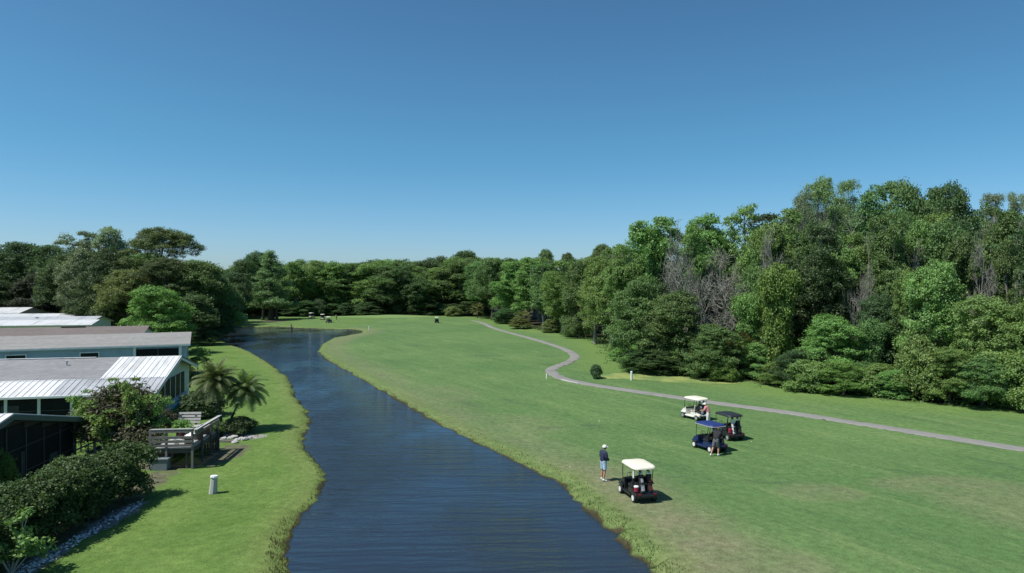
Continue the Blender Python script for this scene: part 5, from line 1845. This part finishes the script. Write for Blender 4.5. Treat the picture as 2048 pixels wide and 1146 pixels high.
C1 = (5.93, 32.3); H1 = R(104)
cart(C1, H1, 'black golf cart with cream roof parked beside the canal bank', 'cart_black', 'cream', None, 'vinyl_black', 'rim_white')
golf_bag(C1, H1, .18, 'bag_black', 'bag_grey', 'grey and black golf bag on the near left of the cream roofed cart', 1)
golf_bag(C1, H1, -.24, 'bag_black', 'bag_maroon', 'black and dark red golf bag on the near right of the cream roofed cart', 2)
w = world_of(C1, H1, (-.88, .44, .56))
cl = thing('cooler', 'small dark red cooler with white lid on the rear of the cream roofed cart', 'cooler', w, H1)
mb = MB(); mb.lathe([(.10, 0), (.12, .02), (.12, .22)], n=14); mb.build('body', 'cooler_red', cl, 40)
mb = MB(); mb.lathe([(.125, .22), (.12, .27), (.05, .29)], n=14); mb.build('lid', 'rim_white', cl, 40)
# towel hanging from the roof strut
tw = MB()
P = []
for i in range(5):
    for j in range(9):
        u_, v_ = i / 4, j / 8
        P.append((-.74 + .02 * v_ + .18 * (u_ - .5), .53 + .03 * math.sin(u_ * 9 + v_ * 2), 1.72 - .50 * v_ - .05 * u_))
F_ = [(i * 9 + j, i * 9 + j + 1, (i + 1) * 9 + j + 1, (i + 1) * 9 + j) for i in range(4) for j in range(8)]
tw.add(P, F_)
to = tw.build('towel', 'towel', None, 60)
sm = to.modifiers.new('thick', 'SOLIDIFY'); sm.thickness = .012
to.scale = (0.92, 0.94, 0.91); to.location = (C1[0], C1[1], hz(*C1)); to.rotation_euler = (0, 0, H1)
tag(to, 'white towel hanging from the roof post of the cream roofed black cart', 'towel')

C2 = (12.1, 41.9); H2 = R(112)
cart(C2, H2, 'navy golf cart with a blue roof and pale roof edge', 'cart_navy', 'canopy_blue', 'rim_grey', 'vinyl_black', 'rim_white')
golf_bag(C2, H2, .2, 'bag_black', 'bag_navy', 'black golf bag on the left rear of the blue roofed cart', 3)
golf_bag(C2, H2, -.24, 'bag_navy', 'bag_black', 'navy golf bag on the right rear of the blue roofed cart', 4)
C3 = (14.25, 45.1); H3 = R(108)
cart(C3, H3, 'black golf cart with a black roof just beyond the blue roofed one', 'cart_black', 'canopy_black', None, 'vinyl_black', 'rim_grey')
golf_bag(C3, H3, .16, 'bag_white', 'bag_black', 'white and black golf bag on the black roofed cart', 5)
golf_bag(C3, H3, -.26, 'bag_black', 'bag_black', 'all black golf bag on the right rear of the black roofed cart', 6)
w = world_of(C3, H3, (-.88, .42, .56))
cl = thing('cooler', 'small dark red cooler on the rear of the black roofed cart', 'cooler', w, H3)
mb = MB(); mb.lathe([(.10, 0), (.12, .02), (.12, .22)], n=14); mb.build('body', 'cooler_red', cl, 40)
mb = MB(); mb.lathe([(.125, .22), (.12, .27), (.05, .29)], n=14); mb.build('lid', 'cooler_red', cl, 40)
C4 = (13.95, 52.0); H4 = R(116)
cart(C4, H4, 'white golf cart with a cream roof nearest to the cart path', 'cart_white', 'cream', None, 'vinyl_tan', 'rim_grey')
golf_bag(C4, H4, .2, 'bag_black', 'bag_grey', 'black golf bag on the left rear of the white cart', 7)
golf_bag(C4, H4, -.24, 'bag_black', 'bag_black', 'dark golf bag on the right rear of the white cart', 8)
for px, py, hd, lab, col in [(623, 636.5, 60, 'distant cart with white roof farthest left below the far trees', 'cart_white'),
                             (645.5, 640, 75, 'distant white cart with white roof, rear one of the pair near the far water', 'cart_white'),
                             (658, 646, 65, 'distant dark cart with white roof, front one of the pair near the far water', 'cart_navy'),
                             (873.5, 645, 80, 'distant dark cart with pale roof alone beyond the fairway', 'cart_black')]:
    x, y = gp(px, py)
    cart((x, y), R(hd + 20), lab, col, 'cart_white', None, 'vinyl_black', 'rim_grey', group='distant golf carts')


# ------------------------------------------------------------------ people
def skin_mesh(nodes, edges, root, sub=2):
    """nodes: {name: (co, r)}"""
    names = list(nodes)
    ix = {n: i for i, n in enumerate(names)}
    me = bpy.data.meshes.new('skin_tmp')
    me.from_pydata([nodes[n][0] for n in names], [(ix[a], ix[b]) for a, b in edges], [])
    ob = bpy.data.objects.new('skin_tmp', me)
    COL.objects.link(ob)
    ob.modifiers.new('s', 'SKIN')
    sv = me.skin_vertices[0].data
    for n in names:
        r = nodes[n][1]
        sv[ix[n]].radius = (r, r)
        sv[ix[n]].use_root = (n == root)
    sb = ob.modifiers.new('d', 'SUBSURF')
    sb.levels = sub
    sb.render_levels = sub
    dg = bpy.context.evaluated_depsgraph_get()
    res = bpy.data.meshes.new_from_object(ob.evaluated_get(dg))
    bpy.data.objects.remove(ob)
    bpy.data.meshes.remove(me)
    return res


def add_mb(me, mb, mats):
    """join extra shapes to an evaluated body mesh, keeping one mesh"""
    bm = bmesh.new()
    bm.from_mesh(me)
    base = len(bm.faces)
    vv = [bm.verts.new(v) for v in mb.v]
    for f, mi in zip(mb.f, mb.m):
        try:
            fc = bm.faces.new([vv[i] for i in f])
            fc.material_index = mi
            fc.smooth = True
        except ValueError:
            pass
    bmesh.ops.recalc_face_normals(bm, faces=bm.faces)
    bm.to_mesh(me)
    bm.free()
    me.materials.clear()
    for m in mats:
        me.materials.append(M[m])
    for p in me.polygons:
        p.use_smooth = True
    return me


def ball(mb, c, r, sx=1, sy=1, sz=1, n=8):
    prof = [(r * math.sin(PI * (i + .5) / 6), -r * math.cos(PI * (i + .5) / 6)) for i in range(6)]
    mb.lathe([(a * 1, b * sz) for a, b in prof], c, n, 'z', sx, sy)


def hand(mb, wr, d, palm_n, s):
    """palm and five fingers, slightly curled; d = direction of the hand, s = +1 thumb side sign"""
    d = Vector(d).normalized()
    pn = Vector(palm_n)
    pn = (pn - d * pn.dot(d)).normalized()
    sd_ = d.cross(pn) * s
    wr = Vector(wr)
    mb.tube([wr - d * .01, wr + d * .04, wr + d * .09], [.026, .034, .03], n=8)
    for k, (o_, L, r) in enumerate([(-.030, .070, .0085), (-.010, .080, .009), (.010, .075, .009), (.028, .058, .008)]):
        b = wr + d * .085 + sd_ * o_
        m = b + d * L * .5 + pn * .008
        t = m + (d * .55 + pn * .85).normalized() * L * .5
        mb.tube([b - d * .02, b + d * L * .25, m, t], [r * 1.1, r * 1.05, r, r * .75], n=6)
    b = wr + d * .03 - sd_ * .03
    m = b + (d * .6 - sd_ * .8).normalized() * .035
    mb.tube([b, m, m + (d * .9 - sd_ * .1 + pn * .4).normalized() * .035], [.012, .0105, .008], n=6)


def person(loc, heading, J, shirt, shorts, cap, label, sleeves='short', scale=1.0, hair=True, z=None):
    g = {k: Vector(v) for k, v in J.items()}
    nodes = {
        'pel': (g['pel'], .135), 'waist': (g['waist'], .13), 'chest': (g['chest'], .15), 'neck0': (g['neck0'], .075), 'neck1': (g['neck1'], .055),
        'jaw': (g['head'] + Vector((.02, 0, -.05)), .072), 'head': (g['head'], .092), 'crown': (g['head'] + Vector((-.01, 0, .075)), .07)}
    edges = [('pel', 'waist'), ('waist', 'chest'), ('chest', 'neck0'), ('neck0', 'neck1'), ('neck1', 'jaw'), ('jaw', 'head'), ('head', 'crown')]
    for s in 'LR':
        nodes.update({'sh' + s: (g['sh' + s], .065), 'el' + s: (g['el' + s], .043), 'wr' + s: (g['wr' + s], .029),
                      'hip' + s: (g['hip' + s], .092), 'kn' + s: (g['kn' + s], .058), 'cf' + s: (g['kn' + s].lerp(g['an' + s], .35), .058), 'an' + s: (g['an' + s], .037), 'toe' + s: (g['toe' + s], .03)})
        edges += [('chest', 'sh' + s), ('sh' + s, 'el' + s), ('el' + s, 'wr' + s), ('pel', 'hip' + s), ('hip' + s, 'kn' + s), ('kn' + s, 'cf' + s), ('cf' + s, 'an' + s), ('an' + s, 'toe' + s)]
    body = skin_mesh(nodes, edges, 'pel')
    nbody = len(body.polygons)
    ex = MB()
    hd = g['head']
    ex.tube([hd + Vector((.085, 0, .015)), hd + Vector((.112, 0, -.02)), hd + Vector((.09, 0, -.035))], [.010, .017, .012], n=6)       # nose
    for s in (-1, 1):
        ball(ex, hd + Vector((-.005, s * .088, -.005)), .03, .6, .35, 1.0)           # ears
    ex.tube([hd + Vector((.083, -.025, -.06)), hd + Vector((.09, 0, -.058)), hd + Vector((.083, .025, -.06))], [.006, .009, .006], n=6)  # mouth
    for s, k in (('L', 1), ('R', -1)):
        d = g['wr' + s] - g['el' + s]
        hand(ex, g['wr' + s], d, J.get('palm' + s, (0, -k, 0)), k)
    ex.mi = 1
    for s in (-1, 1):
        ball(ex, hd + Vector((.083, s * .034, .018)), .011)
    body = add_mb(body, ex, ['skin', 'eye'])
    o = bpy.data.objects.new('person', body)
    COL.objects.link(o)
    o.location = (loc[0], loc[1], hz(*loc) if z is None else z)
    o.rotation_euler = (0, 0, heading)
    o.scale = (scale,) * 3
    tag(o, label, 'person', 'golfers')
    # clothes follow the body's own surface
    bones = [('pel', 'waist'), ('waist', 'chest'), ('chest', 'neck0'), ('neck0', 'neck1'), ('neck1', 'head')]
    for s in 'LR':
        bones += [('chest', 'sh' + s), ('sh' + s, 'el' + s), ('el' + s, 'wr' + s), ('pel', 'hip' + s), ('hip' + s, 'kn' + s), ('kn' + s, 'an' + s), ('an' + s, 'toe' + s)]

    def where(p):
        best = (9, None, 0)
        for a, b in bones:
            A_, B_ = g[a], g[b]
            d_ = B_ - A_
            t_ = max(0, min(1, (p - A_).dot(d_) / d_.length_squared))
            q_ = (p - A_ - d_ * t_).length
            if q_ < best[0] - 1e-6:
                best = (q_, a[:2] + b[:2], t_)
        return best

    long = shorts.startswith('long:')

    def cloth(name, mat, test, off):
        vs_, fs_, mp = [], [], {}
        for pl in body.polygons:
            if pl.material_index or pl.index >= nbody:
                continue
            _, k_, t_ = where(pl.center)
            if not test(k_, t_):
                continue
            for vi in pl.vertices:
                if vi not in mp:
                    mp[vi] = len(vs_)
                    vs_.append(body.vertices[vi].co + body.vertices[vi].normal * off)
            fs_.append(tuple(mp[vi] for vi in pl.vertices))
        mb_ = MB()
        mb_.add(vs_, fs_)
        ob_ = mb_.build(name, mat, o, 80)
        md = ob_.modifiers.new('cloth', 'SOLIDIFY')
        md.thickness = 0.012
        md.offset = 0
        return ob_

    cloth('shirt', shirt, lambda k, t: k in ('wach', 'chsh', 'shel') and not (k == 'shel' and sleeves == 'short' and t > .8) or (k == 'pewa' and t > .15) or k == 'chne' or (k == 'nene' and t < .5) or (k == 'elwr' and sleeves == 'long' and t < .85), 0.030)
    cloth('trousers' if long else 'shorts', shorts.replace('long:', ''), lambda k, t: (k == 'pewa' and t < .5) or k == 'pehi' or (k == 'hikn' and (long or t < .85)) or (k == 'knan' and long and t < .92), 0.024)
    for s in 'LR':
        a, t = g['an' + s], g['toe' + s]
        d = (t - a); d.z = 0
        d = d.normalized() if d.length > 1e-4 else Vector((1, 0, 0))
        nn = {'h': (a - d * .05 - Vector((0, 0, .035)), .045), 'a': (a - Vector((0, 0, .02)), .052), 'm': (a + d * .10 - Vector((0, 0, .045)), .048), 't': (a + d * .19 - Vector((0, 0, .052)), .04), 'so': (a + Vector((0, 0, .06)), .045)}
        me_ = skin_mesh(nn, [('h', 'a'), ('a', 'm'), ('m', 't'), ('a', 'so')], 'a', 1); add_mb(me_, MB(), ['shoe_white']); link_mesh('shoe', me_, o)
    if hair:
        mb = MB(); mb.lathe([(.095, -.02), (.104, .02), (.10, .06), (.07, .11), (.02, .125)], (hd.x - .02, hd.y, hd.z), 14); mb.build('hair', 'hair', o, 60)
    if cap:
        mb = MB(); mb.lathe([(.113, .03), (.116, .06), (.105, .11), (.07, .145), (.02, .16)], (hd.x - .01, hd.y, hd.z - .015), 16)
        mb.prism([(hd.x + .07, hd.y - .085), (hd.x + .15, hd.y - .075), (hd.x + .19, hd.y - .03), (hd.x + .19, hd.y + .03), (hd.x + .15, hd.y + .075), (hd.x + .07, hd.y + .085)], 'z', hd.z + .018, hd.z + .034)
        mb.build('cap', cap, o, 40)
    return o


STAND = dict(pel=(0, 0, .95), waist=(0, 0, 1.08), chest=(.01, 0, 1.29), neck0=(.0, 0, 1.46), neck1=(.02, 0, 1.52), head=(.05, 0, 1.62),
             shL=(0, .18, 1.41), elL=(-.02, .24, 1.14), wrL=(.12, .22, .95), shR=(0, -.18, 1.41), elR=(-.02, -.24, 1.14), wrR=(.12, -.22, .95),
             hipL=(0, .09, .90), knL=(.02, .11, .50), anL=(-.02, .12, .09), toeL=(.12, .14, .04), hipR=(0, -.09, .90), knR=(.02, -.11, .50), anR=(-.02, -.12, .09), toeR=(.12, -.14, .04))
p1 = dict(STAND, elL=(.02, .25, 1.15), wrL=(.24, .10, 1.02), elR=(.02, -.25, 1.15), wrR=(.25, -.06, 1.00), head=(.08, 0, 1.61), neck1=(.035, 0, 1.52), knR=(.0, -.12, .50), anR=(-.10, -.13, .09), toeR=(.04, -.17, .04))
x_, y_ = gp(1207, 962)
person((x_, y_), R(28), p1, 'cloth_navy', 'cloth_sky', 'cloth_white', 'person in navy top, pale blue shorts and white cap standing on the bank', 'long', 1.05)
# the one in pink bending over the bags of the white cart
p2 = dict(STAND, waist=(.04, 0, 1.08), chest=(.13, 0, 1.27), neck0=(.20, 0, 1.41), neck1=(.23, 0, 1.46), head=(.28, 0, 1.54), shL=(.14, .18, 1.37), shR=(.14, -.18, 1.37),
          elL=(.24, .24, 1.12), wrL=(.46, .16, 1.10), elR=(.24, -.24, 1.12), wrR=(.46, -.12, 1.12))
w2 = gp(1417, 852)
person(w2[:2], H4 + R(25), p2, 'cloth_pink', 'long:cloth_white', 'cloth_white', 'person in pink shirt and white cap at the rear of the white cart', 'short', 1.0)
# the one in dark clothes reaching into the blue roofed cart, leg stretched out
p3 = dict(STAND, pel=(0, 0, .90), waist=(.08, 0, 1.02), chest=(.20, 0, 1.22), neck0=(.30, 0, 1.36), neck1=(.34, 0, 1.41), head=(.40, 0, 1.49), shL=(.21, .18, 1.33), shR=(.21, -.18, 1.33),
          elL=(.36, .22, 1.08), wrL=(.56, .16, .98), elR=(.38, -.22, 1.10), wrR=(.58, -.12, 1.0), hipL=(0, .09, .86), hipR=(-.02, -.09, .86), knL=(-.10, .14, .48), anL=(-.34, .18, .09), toeL=(-.20, .22, .04),
          knR=(.08, -.12, .47), anR=(-.02, -.14, .09), toeR=(.12, -.16, .04))
w3 = world_of(C2, H2, (-1.55, .66, 0))
person(w3[:2], H2 - R(62), p3, 'cloth_black', 'cloth_grey', None, 'person in dark shirt and shorts leaning into the rear of the blue roofed cart', 'short', 1.0)
p4 = dict(STAND, elL=(.05, .24, 1.15), wrL=(.28, .05, .98), elR=(.05, -.24, 1.15), wrR=(.28, .0, .95), chest=(.06, 0, 1.28), head=(.12, 0, 1.6), neck0=(.06, 0, 1.45), neck1=(.09, 0, 1.51), shL=(.06, .18, 1.4), shR=(.06, -.18, 1.4))
x_, y_ = gp(673, 643.5)
person((x_, y_), R(200), p4, 'cloth_black', 'cloth_grey', 'cloth_white', 'distant person in dark clothes beside the pair of far carts', 'short', 1.05)

# ------------------------------------------------------------------ light, sky, camera
ELEV = R(59)
sh = Vector((0.92, 0.38, 0)).normalized()
dirv = Vector((sh.x * math.cos(ELEV), sh.y * math.cos(ELEV), -math.sin(ELEV)))
sun = bpy.data.lights.new('sun', 'SUN')
sun.energy = 5.0
sun.angle = R(0.5)
sun.color = (1.0, 0.965, 0.90)
so = bpy.data.objects.new('sun', sun)
COL.objects.link(so)
so.rotation_euler = dirv.to_track_quat('-Z', 'Y').to_euler()

wld = bpy.data.worlds.new('World')
SC.world = wld
wld.use_nodes = True
nt = wld.node_tree
sky = nt.nodes.new('ShaderNodeTexSky')
sky.sky_type = 'NISHITA'
sky.sun_disc = False
sky.sun_elevation = ELEV
sky.sun_rotation = math.atan2(-sh.x, -sh.y)
sky.altitude = 0
sky.air_density = 0.8
sky.dust_density = 0.8
sky.ozone_density = 6.0
bg = nt.nodes['Background']
tcw = nt.nodes.new('ShaderNodeTexCoord')
sepw = nt.nodes.new('ShaderNodeSeparateXYZ')
nt.links.new(tcw.outputs['Generated'], sepw.inputs[0])
low = mixc(nt, maprange(nt, sepw.outputs[2], 0.0, 0.20), (0.96, 1.06, 1.08), (0.62, 1.04, 1.02))
tint = mixc(nt, maprange(nt, sepw.outputs[2], 0.20, 0.50), low, (0.62, 0.92, 0.94))
nt.links.new(mixc(nt, 1.0, sky.outputs[0], tint, 'MULTIPLY'), bg.inputs['Color'])
bg.inputs['Strength'].default_value = 0.108

cam = bpy.data.cameras.new('camera')
cam.lens = 24
cam.sensor_width = 36
cam.clip_end = 6000
co = bpy.data.objects.new('camera', cam)
COL.objects.link(co)
co.location = (0, 0, CAMH)
co.rotation_euler = (R(90), 0, 0)
SC.camera = co
SC.view_settings.view_transform = 'Standard'
SC.view_settings.look = 'None'
SC.view_settings.exposure = 0.18
SC.view_settings.gamma = 1
SC.cycles.max_bounces = 6
SC.cycles.diffuse_bounces = 3
SC.cycles.glossy_bounces = 3
SC.cycles.transmission_bounces = 4
SC.cycles.transparent_max_bounces = 8
SC.cycles.use_denoising = True
